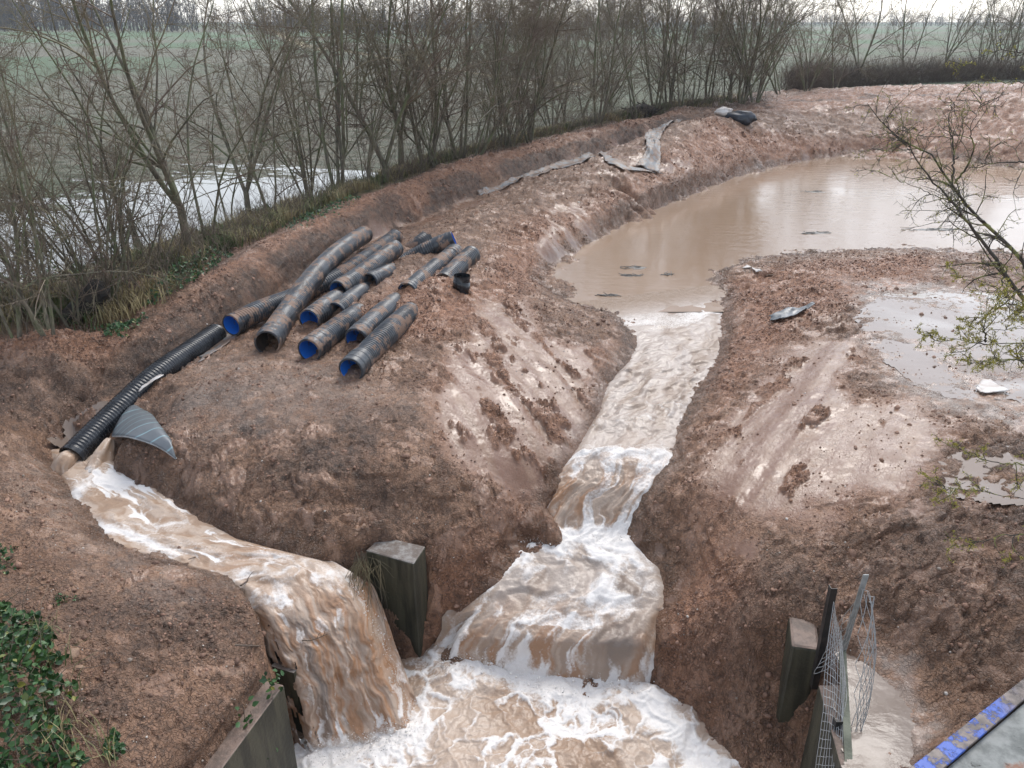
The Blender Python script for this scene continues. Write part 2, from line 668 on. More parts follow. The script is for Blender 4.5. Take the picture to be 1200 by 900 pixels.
feat([(960, 330, 1.86), (985, 380, 1.98), (980, 420, 2.0), (960, 470, 1.94), (940, 520, 1.82), (920, 580, 1.68), (905, 640, 1.5), (890, 690, 1.28), (885, 720, 1.15)])
feat([(1010, 340, 2.02), (1030, 380, 2.04), (1080, 430, 2.03), (1100, 490, 2.0), (1085, 540, 1.94), (1060, 580, 1.86), (1030, 640, 1.68), (980, 690, 1.42)])
feat([(1100, 350, 2.04), (1160, 400, 2.05), (1220, 450, 2.06)])
feat([(1140, 500, 2.06), (1200, 540, 2.1), (1260, 590, 2.12)])
feat([(1110, 600, 1.98), (1150, 680, 1.86), (1190, 740, 1.75), (1260, 760, 1.8)])
feat([(1060, 660, 1.72), (1080, 720, 1.55), (1120, 770, 1.42), (1180, 800, 1.45)])
feat([(1040, 752, 1.28), (1082, 792, 1.24), (1118, 840, 1.24)])
feat([(1030, 778, 1.165), (1062, 806, 1.16), (1085, 850, 1.16), (1080, 910, 1.16)])
feat([(1000, 772, 1.165), (1010, 830, 1.15), (1015, 900, 1.15)])
feat([(925, 722, 1.2), (960, 735, 1.22), (985, 755, 1.22)])
# below the right abutment
feat([P(918, 740, 1.1) + [-.06, 0, -.55], P(904, 835, 0.3) + [-.06, 0, 0]], True)
feat([(905, 850, 0.2), (935, 880, 0.1), (935, 930, 0.05)])
feat([P(975, 870, 1.0), P(972, 960, 1.0)], True)
feat([P(975, 870, 1.0) + [-.14, 0, -.85], P(972, 960, 1.0) + [-.14, 0, -.9]], True)

# --- pond shores and bed
POND_L = [(712, 366), (690, 362), (660, 350), (628, 336), (640, 315), (670, 295), (702, 277), (740, 255), (790, 235), (830, 219), (868, 205), (900, 196), (950, 187), (1000, 181), (1030, 179), (1075, 182), (1120, 187), (1160, 193), (1220, 202), (1330, 215)]
POND_R = [(854, 346), (838, 328), (850, 313), (890, 303), (940, 298), (1000, 293), (1060, 291), (1100, 294), (1140, 297), (1200, 300), (1330, 318)]
pl = feat([(a, b, POND_Z) for a, b in POND_L])
pr = feat([(a, b, POND_Z) for a, b in POND_R])
feat([(760, 345, 1.2), (740, 310, 1.1), (800, 280, 0.9), (900, 250, 0.8), (1000, 230, 0.8), (1150, 240, 0.8), (1300, 260, 0.8)])
feat([(1220, 202, 1.5), (1330, 215, 1.5)])
# works-side bank above the pond
featy([(620, 300, 15.6), (660, 268, 17.5), (700, 250, 18.9), (750, 232, 20.8), (800, 208, 23.2), (850, 185, 26.4), (900, 172, 29.2), (950, 165, 30.7), (1010, 160, 32), (1080, 160, 31.9), (1150, 168, 29.8), (1230, 175, 28.5)])
featy([(610, 245, 18.2), (660, 218, 20.4), (720, 190, 22.5), (770, 170, 24.5), (820, 152, 27.8), (870, 146, 30), (920, 141, 31.8)])
featy([(790, 150, 27.2), (830, 139, 29), (880, 138, 31.2), (930, 131, 33.4), (1000, 124, 34.5), (1100, 119, 34.4), (1200, 116, 33), (1320, 116, 32)])
# second spoil ridge, far side
featy([(885, 130, 32.8), (940, 126, 34.5), (1000, 117, 36), (1100, 113, 36.5), (1200, 110, 36), (1320, 110, 35)])
featy([(905, 121, 35), (935, 114, 37), (1000, 108, 38), (1060, 106, 38.5), (1130, 103, 38.5), (1200, 101, 38), (1320, 100, 37)])
featy([(905, 116, 37), (1000, 105, 39.6), (1100, 102, 40), (1200, 99, 39.6), (1320, 98, 39)])
# near pond shore, right
feat([(850, 325, 1.6), (900, 318, 1.7), (960, 308, 1.78), (1000, 303, 1.82), (1050, 300, 1.84), (1120, 305, 1.9), (1200, 310, 1.95), (1330, 330, 1.95)])
# pool bed and the outlet under the lens
feat([(5, 0, 0)] if False else [(-0.4, 5.6, -0.3), (0.3, 5.0, -0.3), (0.3, 3.0, -0.3), (0.3, 0.0, -0.3), (0.3, -8.0, -0.3)], True)
feat([(1.95, 3.6, -0.05), (1.95, 0.0, -0.05), (1.95, -8, -0.05)], True)
feat([(2.25, 3.4, 1.05), (2.3, 0.0, 1.6), (2.3, -8, 1.6)], True)
feat([(-1.9, 2.2, -0.05), (-1.9, 0.0, -0.05), (-1.9, -8, -0.05)], True)
feat([(-2.25, 2.2, 1.3), (-2.3, 0.0, 1.6), (-2.3, -8, 1.6)], True)
feat([(-0.9, 4.2, -0.25), (-0.6, 4.9, -0.25), (1.2, 4.6, -0.25)], True)

# ring of points tying the works to the far land
GX0, GX1, GY0, GY1, GS = -22.0, 34.0, -8.0, 58.0, 0.04
for k in range(len(HEDGE) - 1):
    a, b = HEDGE[k], HEDGE[k + 1]
    L = np.hypot(*(b - a))
    n_ = np.array([-(b - a)[1], (b - a)[0]]) / L
    for d_ in (0.9, 2.0, 3.0, 4.0, 5.5, 8, 12, 18, 26):
        q = a + (b - a) * np.linspace(0, 1, max(2, int(L / 1.5)))[:, None] + n_ * d_
        q = q[(q[:, 0] < GX1 + 5) & (q[:, 1] < GY1 + 5)]
        if len(q):
            FP.append(np.c_[q, far_z(q[:, 0], q[:, 1])])
q = np.array([(x, y) for x in np.linspace(GX0 - 3, GX1 + 3, 25) for y in (GY0 - 3, GY1 + 3)] + [(x, y) for y in np.linspace(GY0, GY1, 25) for x in (GX0 - 3, GX1 + 3)], float)
FP.append(np.c_[q, far_z(q[:, 0], q[:, 1])])
q = np.array([(x, y) for x in np.arange(6.5, 34, 2.5) for y in np.arange(-6, 12, 2.5)] + [(x, y) for x in np.arange(-21, -8, 2.5) for y in np.arange(-6, 6, 2.5)], float)
FP.append(np.c_[q, far_z(q[:, 0], q[:, 1])])

PTS = np.concatenate(FP)
_key = np.round(PTS[:, :2] / 0.03).astype(np.int64)
_, _ui = np.unique(_key[:, 0] * 1000003 + _key[:, 1], return_index=True)
PTS = PTS[np.sort(_ui)]
_res = delaunay_2d_cdt([Vector((p[0], p[1])) for p in PTS], [], [], 0, 1e-5)
_tv = np.array([(v.x, v.y) for v in _res[0]])
_tz = np.array([PTS[o[0], 2] if o else 0 for o in _res[3]])
NX, NY = int((GX1 - GX0) / GS) + 1, int((GY1 - GY0) / GS) + 1
HM = np.full((NY, NX), np.nan, np.float32)
for t in _res[2]:
    if len(t) != 3:
        continue
    p = (_tv[list(t)] - [GX0, GY0]) / GS
    z = _tz[list(t)]
    i0, i1 = max(0, math.ceil(p[:, 0].min())), min(NX - 1, math.floor(p[:, 0].max()))
    j0, j1 = max(0, math.ceil(p[:, 1].min())), min(NY - 1, math.floor(p[:, 1].max()))
    if i1 < i0 or j1 < j0:
        continue
    den = (p[1, 1] - p[2, 1]) * (p[0, 0] - p[2, 0]) + (p[2, 0] - p[1, 0]) * (p[0, 1] - p[2, 1])
    if abs(den) < 1e-12:
        continue
    X, Y = np.arange(i0, i1 + 1)[None, :], np.arange(j0, j1 + 1)[:, None]
    a = ((p[1, 1] - p[2, 1]) * (X - p[2, 0]) + (p[2, 0] - p[1, 0]) * (Y - p[2, 1])) / den
    b = ((p[2, 1] - p[0, 1]) * (X - p[2, 0]) + (p[0, 0] - p[2, 0]) * (Y - p[2, 1])) / den
    c = 1 - a - b
    m = (a > -1e-6) & (b > -1e-6) & (c > -1e-6)
    sub = HM[j0:j1 + 1, i0:i1 + 1]
    sub[m] = (a * z[0] + b * z[1] + c * z[2])[m]
_bad = np.isnan(HM)
if _bad.any():
    jj, ii = np.nonzero(_bad)
    HM[jj, ii] = far_z(GX0 + ii * GS, GY0 + jj * GS)


def blur(A, n, it=1):
    for _ in range(it):
        for ax in (0, 1):
            pad = [(n + 1, n), (0, 0)] if ax == 0 else [(0, 0), (n + 1, n)]
            c = np.cumsum(np.pad(A, pad, 'edge').astype(np.float64), axis=ax)
            A = ((c[2 * n + 1:] - c[:-2 * n - 1]) if ax == 0 else (c[:, 2 * n + 1:] - c[:, :-2 * n - 1])) / (2 * n + 1)
    return A


_soft = blur(HM, 3, 2)
_sharp = blur(HM, 1, 2)
_steep = sstep(0.05, 0.25, blur(np.abs(_soft - _sharp), 3) * 4)
HM = (_soft * (1 - _steep) + _sharp * _steep).astype(np.float32)


def bilinear(A, x, y):
    fx = np.clip((np.asarray(x, float) - GX0) / GS, 0, NX - 1.001)
    fy = np.clip((np.asarray(y, float) - GY0) / GS, 0, NY - 1.001)
    i, j = fx.astype(np.int64), fy.astype(np.int64)
    u, v = fx - i, fy - j
    return (A[j, i] * (1 - u) + A[j, i + 1] * u) * (1 - v) + (A[j + 1, i] * (1 - u) + A[j + 1, i + 1] * u) * v


def base_z(x, y):
    x, y = np.asarray(x, float), np.asarray(y, float)
    inside = np.minimum(np.minimum(x - GX0, GX1 - x), np.minimum(y - GY0, GY1 - y))
    w = sstep(0.0, 4.0, inside)
    return bilinear(HM, x, y) * w + far_z(x, y) * (1 - w)


def hit(px, py, zoff=0.0, far=400.0):
    """first meeting of the sight line with the land"""
    d = ray(px, py)
    t = np.concatenate([np.arange(2.0, 60, 0.02), np.arange(60, far, 0.25)])
    q = d[None, :] * t[:, None]
    below = CAMZ + q[:, 2] < base_z(q[:, 0], q[:, 1]) + zoff
    k = int(np.argmax(below)) if below.any() else len(t) - 1
    return np.array([q[k, 0], q[k, 1], CAMZ + q[k, 2]])


def hits(lst):
    return np.array([hit(*p) for p in lst])


def poly_sd(x, y, poly):
    """signed distance to a closed polygon, inside positive"""
    best = np.full(x.shape, 1e9, np.float32)
    ins = np.zeros(x.shape, bool)
    n = len(poly)
    for i in range(n):
        ax, ay = poly[i][0], poly[i][1]
        bx, by = poly[(i + 1) % n][0], poly[(i + 1) % n][1]
        dx, dy = bx - ax, by - ay
        t = np.clip(((x - ax) * dx + (y - ay) * dy) / (dx * dx + dy * dy + 1e-12), 0, 1)
        best = np.minimum(best, np.hypot(x - ax - t * dx, y - ay - t * dy))
        c = ((ay > y) != (by > y)) & (x < (bx - ax) * (y - ay) / (by - ay + 1e-12) + ax)
        ins ^= c
    return np.where(ins, best, -best)


def line_d(x, y, pts):
    best = np.full(x.shape, 1e9, np.float32)
    for a, b in zip(pts[:-1], pts[1:]):
        dx, dy = b[0] - a[0], b[1] - a[1]
        t = np.clip(((x - a[0]) * dx + (y - a[1]) * dy) / (dx * dx + dy * dy + 1e-12), 0, 1)
        best = np.minimum(best, np.hypot(x - a[0] - t * dx, y - a[1] - t * dy))
    return best


# ------------------------------------------------------------------ ground sheet: fine where it is seen, coarse elsewhere
th = np.concatenate([np.linspace(-180, -46, 30)[:-1], np.linspace(-46, -39, 24)[:-1], np.linspace(-39, 39, 1000), np.linspace(39, 46, 24)[1:], np.linspace(46, 180, 30)[1:-1]])
rr = np.concatenate([[0.02, 0.6, 1.2, 1.8], np.geomspace(2.3, 2.9, 30)[:-1], np.geomspace(2.9, 44, 1180), np.geomspace(44, 110, 120)[1:], np.geomspace(110, 5000, 70)[1:]])
TH, RR = np.meshgrid(np.radians(th), rr)
gx, gy = (np.sin(TH) * RR).ravel(), (np.cos(TH) * RR).ravel()
gz = base_z(gx, gy)
gr = RR.ravel()
detail = (1 - sstep(45, 80, gr))
near = gr < 80
hd, hs_ = hedge_ds(gx, gy)
WX, WY = gx + 0.25 * (fbm(gx * 1.3, gy * 1.3, 3, 90) - .5) * 2, gy + 0.25 * (fbm(gx * 1.3 + 40, gy * 1.3, 3, 91) - .5) * 2
WX2, WY2 = gx + 0.07 * (fbm(gx * 6, gy * 6, 3, 92) - .5) * 2, gy + 0.07 * (fbm(gx * 6 + 40, gy * 6, 3, 93) - .5) * 2


def zone(px_poly, feather=0.15, warp=1):
    poly = hits(px_poly)
    x, y = (WX, WY) if warp == 1 else ((WX2, WY2) if warp == 2 else (gx, gy))
    out = np.zeros(gx.shape, np.float32)
    lo, hi = poly[:, :2].min(0) - 1.5, poly[:, :2].max(0) + 1.5
    m = (x > lo[0]) & (x < hi[0]) & (y > lo[1]) & (y < hi[1])
    out[m] = sstep(-feather, feather, poly_sd(x[m], y[m], poly))
    return out


# works = bare soil this side of the hedge
grass = sstep(0.25, 0.7, hd + 0.5 * (fbm(gx * 1.7, gy * 1.7, 3, 60) - .5)) * (gr > 5)
grass = np.maximum(grass, 0)
field = sstep(3.2, 5.0, hd)
soil = 1 - np.maximum(grass, field)

# smooth bucket-smeared clay
L_FACE = [(560, 352), (612, 352), (640, 395), (665, 400), (700, 410), (716, 402), (706, 440), (688, 470), (678, 500), (655, 540), (634, 578), (596, 584), (545, 545), (515, 525), (495, 490), (500, 455), (520, 420), (545, 395)]
R_FACE = [(905, 420), (955, 395), (1000, 395), (1010, 420), (985, 450), (1010, 470), (1085, 470), (1105, 500), (1090, 540), (1060, 580), (1020, 575), (960, 610), (880, 620), (820, 600), (812, 560), (835, 520), (870, 470)]
ang_l = math.atan2(-2.4, 1.2)
ang_r = math.atan2(3.4, 2.65)


def streak(angle, sl, sc_, seed, o=4):
    c, s = math.cos(angle), math.sin(angle)
    return fbm((gx * c + gy * s) * sl, (-gx * s + gy * c) * sc_, o, seed)


f_l, f_r = zone(L_FACE, .22), zone(R_FACE, .25)
sm_l = f_l * sstep(0.425, 0.48, 0.62 * streak(ang_l, 0.9, 4.2, 20, 6) + 0.38 * fbm(gx * 4, gy * 4, 6, 22, .62) + 0.05 * f_l)
sm_r = f_r * sstep(0.40, 0.455, 0.5 * streak(ang_r, 0.8, 3.6, 24, 6) + 0.5 * fbm(gx * 3, gy * 3, 6, 26, .64) + 0.06 * f_r)
smear = np.maximum(sm_l, sm_r)
for poly in ([(830, 650), (880, 640), (890, 672), (850, 690), (826, 690)], [(610, 228), (640, 215), (690, 262), (700, 285), (668, 270)],
             [(640, 255), (700, 300), (650, 310), (630, 290)], [(735, 205), (800, 205), (830, 190), (760, 190)],
             [(1062, 640), (1075, 580), (1086, 580), (1090, 650), (1080, 700), (1066, 700)], [(1100, 60 + 600), (1120, 640), (1200, 650), (1200, 668)],
             [(660, 215), (745, 170), (768, 195), (700, 215)], [(780, 645), (800, 690), (768, 720), (765, 690)],
             [(290, 392), (310, 376), (370, 336), (434, 288), (480, 270), (534, 249), (600, 222), (700, 187), (760, 162), (752, 157), (690, 177), (600, 208), (534, 234), (434, 266), (370, 312), (300, 362)]):
    smear = np.maximum(smear, zone(poly, .1) * sstep(0.42, 0.5, fbm(gx * 2.4, gy * 2.4, 4, 28)))
# broad half-smoothed wash round the right flat and the channel sides
half = np.maximum.reduce([zone([(990, 330), (1090, 330), (1250, 360), (1250, 520), (1120, 490), (1040, 450), (1005, 400)], .3),
                          zone([(1000, 760), (1050, 770), (1110, 850), (1090, 920), (995, 920)], .1),
                          0.6 * zone([(20, 520), (70, 560), (110, 640), (300, 700), (200, 720), (60, 650), (0, 560)], .3),
                          0.55 * zone([(230, 420), (420, 430), (480, 470), (300, 520), (200, 500)], .4)])
flatz = half
# dark topsoil and peaty streaks
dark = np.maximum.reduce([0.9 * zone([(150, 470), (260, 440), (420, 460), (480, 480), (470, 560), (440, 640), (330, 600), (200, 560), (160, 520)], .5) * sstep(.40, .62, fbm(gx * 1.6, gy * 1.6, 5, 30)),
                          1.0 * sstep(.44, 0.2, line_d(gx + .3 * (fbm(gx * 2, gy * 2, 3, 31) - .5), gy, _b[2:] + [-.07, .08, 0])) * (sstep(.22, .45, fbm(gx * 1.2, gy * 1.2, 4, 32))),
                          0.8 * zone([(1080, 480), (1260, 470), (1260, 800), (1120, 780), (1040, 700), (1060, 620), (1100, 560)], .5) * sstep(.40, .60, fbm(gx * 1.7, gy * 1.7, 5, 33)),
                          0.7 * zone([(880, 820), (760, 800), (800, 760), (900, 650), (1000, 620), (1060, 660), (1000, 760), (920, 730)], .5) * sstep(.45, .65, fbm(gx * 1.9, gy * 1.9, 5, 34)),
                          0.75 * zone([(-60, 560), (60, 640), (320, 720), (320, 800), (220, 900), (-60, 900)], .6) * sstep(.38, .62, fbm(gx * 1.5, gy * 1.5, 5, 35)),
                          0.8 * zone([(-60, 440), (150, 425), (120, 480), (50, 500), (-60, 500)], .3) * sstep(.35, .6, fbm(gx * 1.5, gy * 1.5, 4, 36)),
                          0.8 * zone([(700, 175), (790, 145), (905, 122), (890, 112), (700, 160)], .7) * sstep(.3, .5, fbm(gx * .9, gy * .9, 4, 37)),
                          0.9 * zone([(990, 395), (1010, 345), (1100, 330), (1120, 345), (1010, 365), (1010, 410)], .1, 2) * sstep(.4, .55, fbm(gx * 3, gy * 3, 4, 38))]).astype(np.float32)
# fresh red clods
red = np.maximum.reduce([zone([(560, 330), (480, 330), (420, 380), (500, 400), (560, 380), (620, 345), (640, 300), (700, 250), (800, 215), (880, 190), (1000, 178), (1200, 185), (1200, 112), (830, 140), (700, 240), (600, 260)], .5),
                         zone([(850, 330), (1080, 300), (1100, 330), (980, 360), (900, 420), (850, 470), (815, 520), (850, 420)], .4),
                         zone([(600, 590), (640, 580), (640, 610), (600, 640), (540, 720), (500, 760), (500, 700), (540, 640)], .3),
                         zone([(760, 800), (780, 700), (850, 600), (800, 560), (850, 640), (880, 760), (830, 840)], .4),
                         0.8 * zone([(-60, 395), (150, 390), (150, 420), (-60, 440)], .25),
                         0.8 * zone([(165, 392), (230, 335), (300, 288), (450, 222), (650, 160), (800, 130), (790, 142), (560, 203), (400, 268), (260, 345), (190, 395)], .25)]).astype(np.float32)
red = np.maximum(red, .8 * np.maximum(f_l, f_r)) * soil
red = np.maximum(red, zone([(880, 130), (930, 131), (1000, 124), (1200, 116), (1330, 116), (1330, 97), (1200, 98), (1000, 104), (905, 116)], .8) * soil)
dark = np.maximum(dark, .9 * sstep(.55, .25, line_d(gx, gy + .5 * (fbm(gx * 1.5, gy * 1.5, 3, 62) - .5), hits([(903, 125), (935, 120), (1000, 116), (1060, 112), (1130, 110), (1200, 108)]))) * sstep(.38, .55, fbm(gx * .8, gy * .8, 3, 63))).astype(np.float32)  # undercut shade of the second spoil ridge, painted into the soil as a dark line
drag = np.where(gx < 1.6, streak(ang_l, .5, 9, 66, 5), streak(ang_r, .5, 9, 67, 5))

# --- relief
lowf = fbm(gx * 0.9, gy * 0.9, 4, 1) - .5
midf = fbm(gx * 3.4, gy * 3.4, 4, 2) - .5
bil = billow(gx * 5.0, gy * 5.0, 4, 3)
f1, f2, cv = worley(gx * 7 + 1.5 * midf, gy * 7, 4)
clod = np.clip(1 - f1 * 1.25, 0, 1) * (cv > 0.35) * (0.4 + cv)
g1, g2, dv = worley(gx * 17, gy * 17 + 2 * midf, 5)
clod2 = np.clip(1 - g1 * 1.25, 0, 1) * (dv > 0.4) * (0.4 + dv)
fine = fbm(gx * 28, gy * 28, 3, 6) - .5
roughn = soil * (1 - 0.93 * smear) * (1 - 0.75 * flatz)
patchy = sstep(.35, .65, fbm(gx * 1.1 + 9, gy * 1.1, 3, 7))
disp = soil * (0.10 * lowf + 0.055 * midf * (1 - .8 * smear)) * (1 - 0.8 * flatz)
disp += roughn * (0.022 * bil + (0.004 + 0.026 * patchy) * clod + (0.008 + 0.014 * patchy) * clod2 + 0.042 * fine + 0.012 * (fbm(gx * 62, gy * 62, 2, 9) - .5) * (gr < 16) + 0.042 * (fbm(gx * 9, gy * 9, 4, 8, .6) - .5))
_px, _py = gx + .16 * (fbm(gx * 3, gy * 3, 3, 55) - .5) * 2, gy + .16 * (fbm(gx * 3 + 7, gy * 3, 3, 56) - .5) * 2
q1, q2, qv = worley(_px * 2.6, _py * 3.6, 57)
plate = (qv - .45) * sstep(.0, .10, q2 - q1)
q3, q4, qw = worley(_px * 6.5, _py * 8.5, 58)
plate2 = (qw - .45) * sstep(.0, .12, q4 - q3)
slabm = sstep(.40, .60, fbm(gx * .8 + 4, gy * .8, 3, 59))
disp += roughn * detail * ((.055 * slabm + .012) * plate + (.030 * slabm + .012) * plate2)
fleck = np.clip(sstep(.60, .68, qw) * sstep(.04, .10, q4 - q3) * .8 + sstep(.62, .70, qv) * sstep(.03, .08, q2 - q1) * slabm, 0, 1) * soil
fleck = fleck * sstep(.40, .55, fbm(gx * 5, gy * 5, 4, 65))
# shore: the relief dies out at the water's edge
_wl = [np.array([P(*q) for q in L_]) for L_ in (sl, sr, CH_L, CH_R)]
_sh = np.minimum.reduce([line_d(gx, gy, L_) for L_ in _wl])
disp *= 0.5 + 0.5 * sstep(0.0, 0.30, _sh)
disp += soil * smear * (0.012 * (streak(ang_l, 1.2, 9, 41) - .5) * (gx < 1.2) + 0.012 * (streak(ang_r, 1.2, 9, 42) - .5) * (gx >= 1.2) + 0.004 * fine)
_pl = -gx * math.sin(ang_l) + gy * math.cos(ang_l)
_pr = -gx * math.sin(ang_r) + gy * math.cos(ang_r)
disp += soil * f_l * .008 * np.sin(_pl * 20 + 5 * fbm(gx * 1.2, gy * 1.2, 3, 95)) + soil * f_r * .005 * np.sin(_pr * 17 + 6 * fbm(gx * 1.1, gy * 1.1, 3, 96))
disp += soil * f_l * (1 - sm_l) * 0.022 + soil * f_r * (1 - sm_r) * 0.022
disp += soil * flatz * (0.028 * (fbm(gx * 2.2, gy * 3.4, 5, 44) - .5) + 0.012 * fine)
# drag marks down the far bank
bankm = zone([(600, 230), (700, 185), (830, 145), (1000, 125), (1000, 178), (870, 200), (740, 250), (640, 312), (600, 300)], .4)
disp += soil * sstep(16, 26, gr) * (0.22 * (fbm(gx * 1.5, gy * 1.5, 4, 53, .6) - .5) + .10 * (billow(gx * 2.6, gy * 2.6, 3, 54) - .4))
disp += bankm * 0.16 * (streak(math.atan2(-2.2, 2.0), 0.5, 3.0, 46) - .5)
heap = np.maximum(zone([(425, 352), (470, 328), (520, 320), (545, 345), (505, 372), (470, 374), (440, 372)], .18), .7 * zone([(395, 372), (440, 350), (470, 356), (440, 378), (405, 384)], .12))
disp += heap * (.10 + .10 * (fbm(gx * 3, gy * 3, 3, 68) - .3))
# verge, field rows
disp += grass * (1 - field) * 0.12 * (fbm(gx * 2.5, gy * 2.5, 4, 47) - .5) * detail
row = streak(math.radians(-14), 0.12, 1.6, 48, 4)
disp += field * detail * (.35 + .65 * sstep(9, 15, hd)) * (0.20 * (row - .5) + 0.13 * (fbm(gx * 1.4, gy * 3.2, 4, 49) - .5) + 0.10 * (fbm(gx * 4, gy * 6, 4, 69) - .5))
_pud = np.maximum(zone([(1000, 770), (1045, 778), (1070, 800), (1110, 850), (1080, 910), (1000, 910)], .12), .55 * zone([(1003, 362), (1040, 343), (1090, 342), (1290, 350), (1290, 480), (1120, 465), (1060, 448), (1035, 425), (1010, 395)], .2))
disp *= 1 - .68 * _pud
# keep the water's edge where it is
gzd = gz + disp * np.where(gr < 80, 1, 0.5)
slope_x = 0.09 * (fbm(gx * 6, gz * 9, 3, 51) - .5) * roughn * detail
slope_y = 0.09 * (fbm(gy * 6, gz * 9, 3, 52) - .5) * roughn * detail
# walls are undercut and lumpy
gyr = np.stack([gx + slope_x, gy + slope_y, gzd], 1)

dry = np.zeros(gx.shape, np.float32)
strip_p = hits([(-100, 17), (100, 17), (300, 26), (360, 55), (420, 62), (530, 82), (620, 95), (690, 100)])
dry = sstep(1.0, 0.2, line_d(gx, gy, strip_p) / np.clip(gr * 0.011, 0.8, 3.5)) * field
grn = field * sstep(.40, .62, fbm(gx * 0.05, gy * 0.05, 3, 61)) * (0.35 + 0.65 * sstep(25, 90, hd))
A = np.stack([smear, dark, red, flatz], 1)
B = np.stack([grass, field, np.maximum(dry, 0), grn], 1)

# ---- ground material
n = NT("ground_soil")
co = n.coord('Object')
za, zb = n.attr("zone_a"), n.attr("zone_b")
sa, sb = n.sep(za.outputs['Color']), n.sep(zb.outputs['Color'])
sc = n.sep(n.attr("zone_c").outputs['Color'])
N1 = n.noise(co, 2.2, 8, .6)
N2 = n.noise(co, 14, 8, .65)
N3 = n.noise(co, 60, 6, .65)
brown = n.mix(n.ramp(N1, .35, .65), (0.205, 0.112, 0.067), (0.345, 0.200, 0.124))
brown = n.mix(n.ramp(N2, .34, .54, .7, 0), brown, (0.105, 0.066, 0.047))
brown = n.mix(n.ramp(N3, .52, .66, 0, .5), brown, (0.30, 0.195, 0.135))
redc = n.mix(n.ramp(N2, .36, .6), (0.235, 0.108, 0.060), (0.430, 0.215, 0.124))
redc = n.mix(n.ramp(N3, .35, .5, .5, 0), redc, (0.130, 0.070, 0.048))
c = n.mix(n.math('MULTIPLY', sa[2], .95), brown, redc)
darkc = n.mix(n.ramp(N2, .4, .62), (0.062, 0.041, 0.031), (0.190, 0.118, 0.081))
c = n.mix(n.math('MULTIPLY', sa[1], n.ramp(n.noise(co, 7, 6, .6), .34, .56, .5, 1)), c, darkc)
flatc = n.mix(n.ramp(N1, .35, .6), (0.20, 0.150, 0.120), (0.30, 0.240, 0.200))
c = n.mix(n.math('MULTIPLY', za.outputs['Alpha'], n.ramp(n.noise(co, 5, 7, .6), .4, .55, .1, .85)), c, flatc)
smc = n.mix(n.ramp(n.noise(co, 3, 6, .6), .35, .65), (0.200, 0.114, 0.072), (0.270, 0.168, 0.113))
smc = n.mix(n.ramp(N2, .36, .50, .55, 0), smc, (0.15, .088, .06))
smc = n.mix(n.ramp(sc[1], .40, .60, .7, 0), smc, (0.19, .100, .064))
c = n.mix(n.math('MULTIPLY', sc[0], .5), c, n.mix(N2, (0.22, 0.125, 0.082), (0.31, 0.195, 0.135)))
c = n.mix(sa[0], c, smc)
crk = n.t.nodes.new("ShaderNodeTexVoronoi")
crk.feature = 'DISTANCE_TO_EDGE'
crk.inputs['Scale'].default_value = 26
crv = n.t.nodes.new("ShaderNodeVectorMath")
crv.operation = 'ADD'
crn = n.t.nodes.new("ShaderNodeTexNoise")
crn.inputs['Scale'].default_value = 9
crn.inputs['Detail'].default_value = 5
crs = n.t.nodes.new("ShaderNodeVectorMath")
crs.operation = 'SCALE'
crs.inputs['Scale'].default_value = .12
n.t.links.new(co, crn.inputs['Vector'])
n.t.links.new(crn.outputs['Color'], crs.inputs[0])
n.t.links.new(co, crv.inputs[0])
n.t.links.new(crs.outputs[0], crv.inputs[1])
n.t.links.new(crv.outputs[0], crk.inputs['Vector'])
CRK = n.ramp(crk.outputs['Distance'], .0, .16, 0, 1)
c = n.mix(n.math('MULTIPLY', n.math('SUBTRACT', 1, sa[0]), n.math('MULTIPLY', n.math('SUBTRACT', 1, CRK), n.ramp(n.noise(co, 6, 4), .46, .60, 0, .5))), c, (0.070, .046, .036))
# pale grit
c = n.mix(n.math('MULTIPLY', n.ramp(n.voro(co, 34), .10, .06), n.ramp(n.noise(co, 9, 2), .52, .6, 0, .8)), c, (0.40, 0.35, 0.30))
gcol = n.mix(n.ramp(n.noise(co, 3.0, 7, .6), .38, .6), (0.075, 0.075, 0.030), (0.230, 0.180, 0.090))
c = n.mix(sb[0], c, gcol)
cs = n.coord('Object', scale=(.5, 2.2, 1), rot=(0, 0, R(14)))
fcol = n.mix(n.ramp(n.noise(cs, 1.3, 8, .65), .36, .62), (0.095, 0.105, 0.068), (0.200, 0.180, 0.135))
fcol = n.mix(n.math('MULTIPLY', zb.outputs['Alpha'], .75), fcol, (0.085, 0.165, 0.075))
c = n.mix(sb[1], c, fcol)
c = n.mix(n.math('MULTIPLY', sb[2], .8), c, (0.36, 0.28, 0.155))
c = n.mix(n.math('MULTIPLY', sc[2], .42), c, (0.06, .036, .024))
n.set('Base Color', c)
wet = n.ramp(n.noise(co, 4.5, 6, .6), .38, .62)
rg = n.mix(wet, (.34,) * 3, (.62,) * 3)
rg = n.mix(sa[0], rg, n.mix(wet, (.20,) * 3, (.42,) * 3))
rg = n.mix(sc[0], rg, (.24,) * 3)
rg = n.mix(sc[2], rg, (.18,) * 3)
rg = n.mix(n.math('MULTIPLY', za.outputs['Alpha'], n.ramp(n.noise(co, 2.6, 6, .55), .44, .53, 0, 1)), rg, (.13,) * 3)
rg = n.mix(n.math('MAXIMUM', sb[0], sb[1]), rg, (.85,) * 3)
n.set('Roughness', rg)
n.set('Specular IOR Level', .5)
h = n.math('ADD', n.math('ADD', n.math('MULTIPLY', N2, .6), n.math('MULTIPLY', N3, .45)), n.math('MULTIPLY', CRK, .25))
bs = n.math('SUBTRACT', 1.0, n.math('MULTIPLY', sa[0], .8))
bs = n.math('SUBTRACT', bs, n.math('MULTIPLY', za.outputs['Alpha'], .45))
bs = n.math('MULTIPLY', bs, n.math('SUBTRACT', 1, n.math('MULTIPLY', sc[0], .7)))
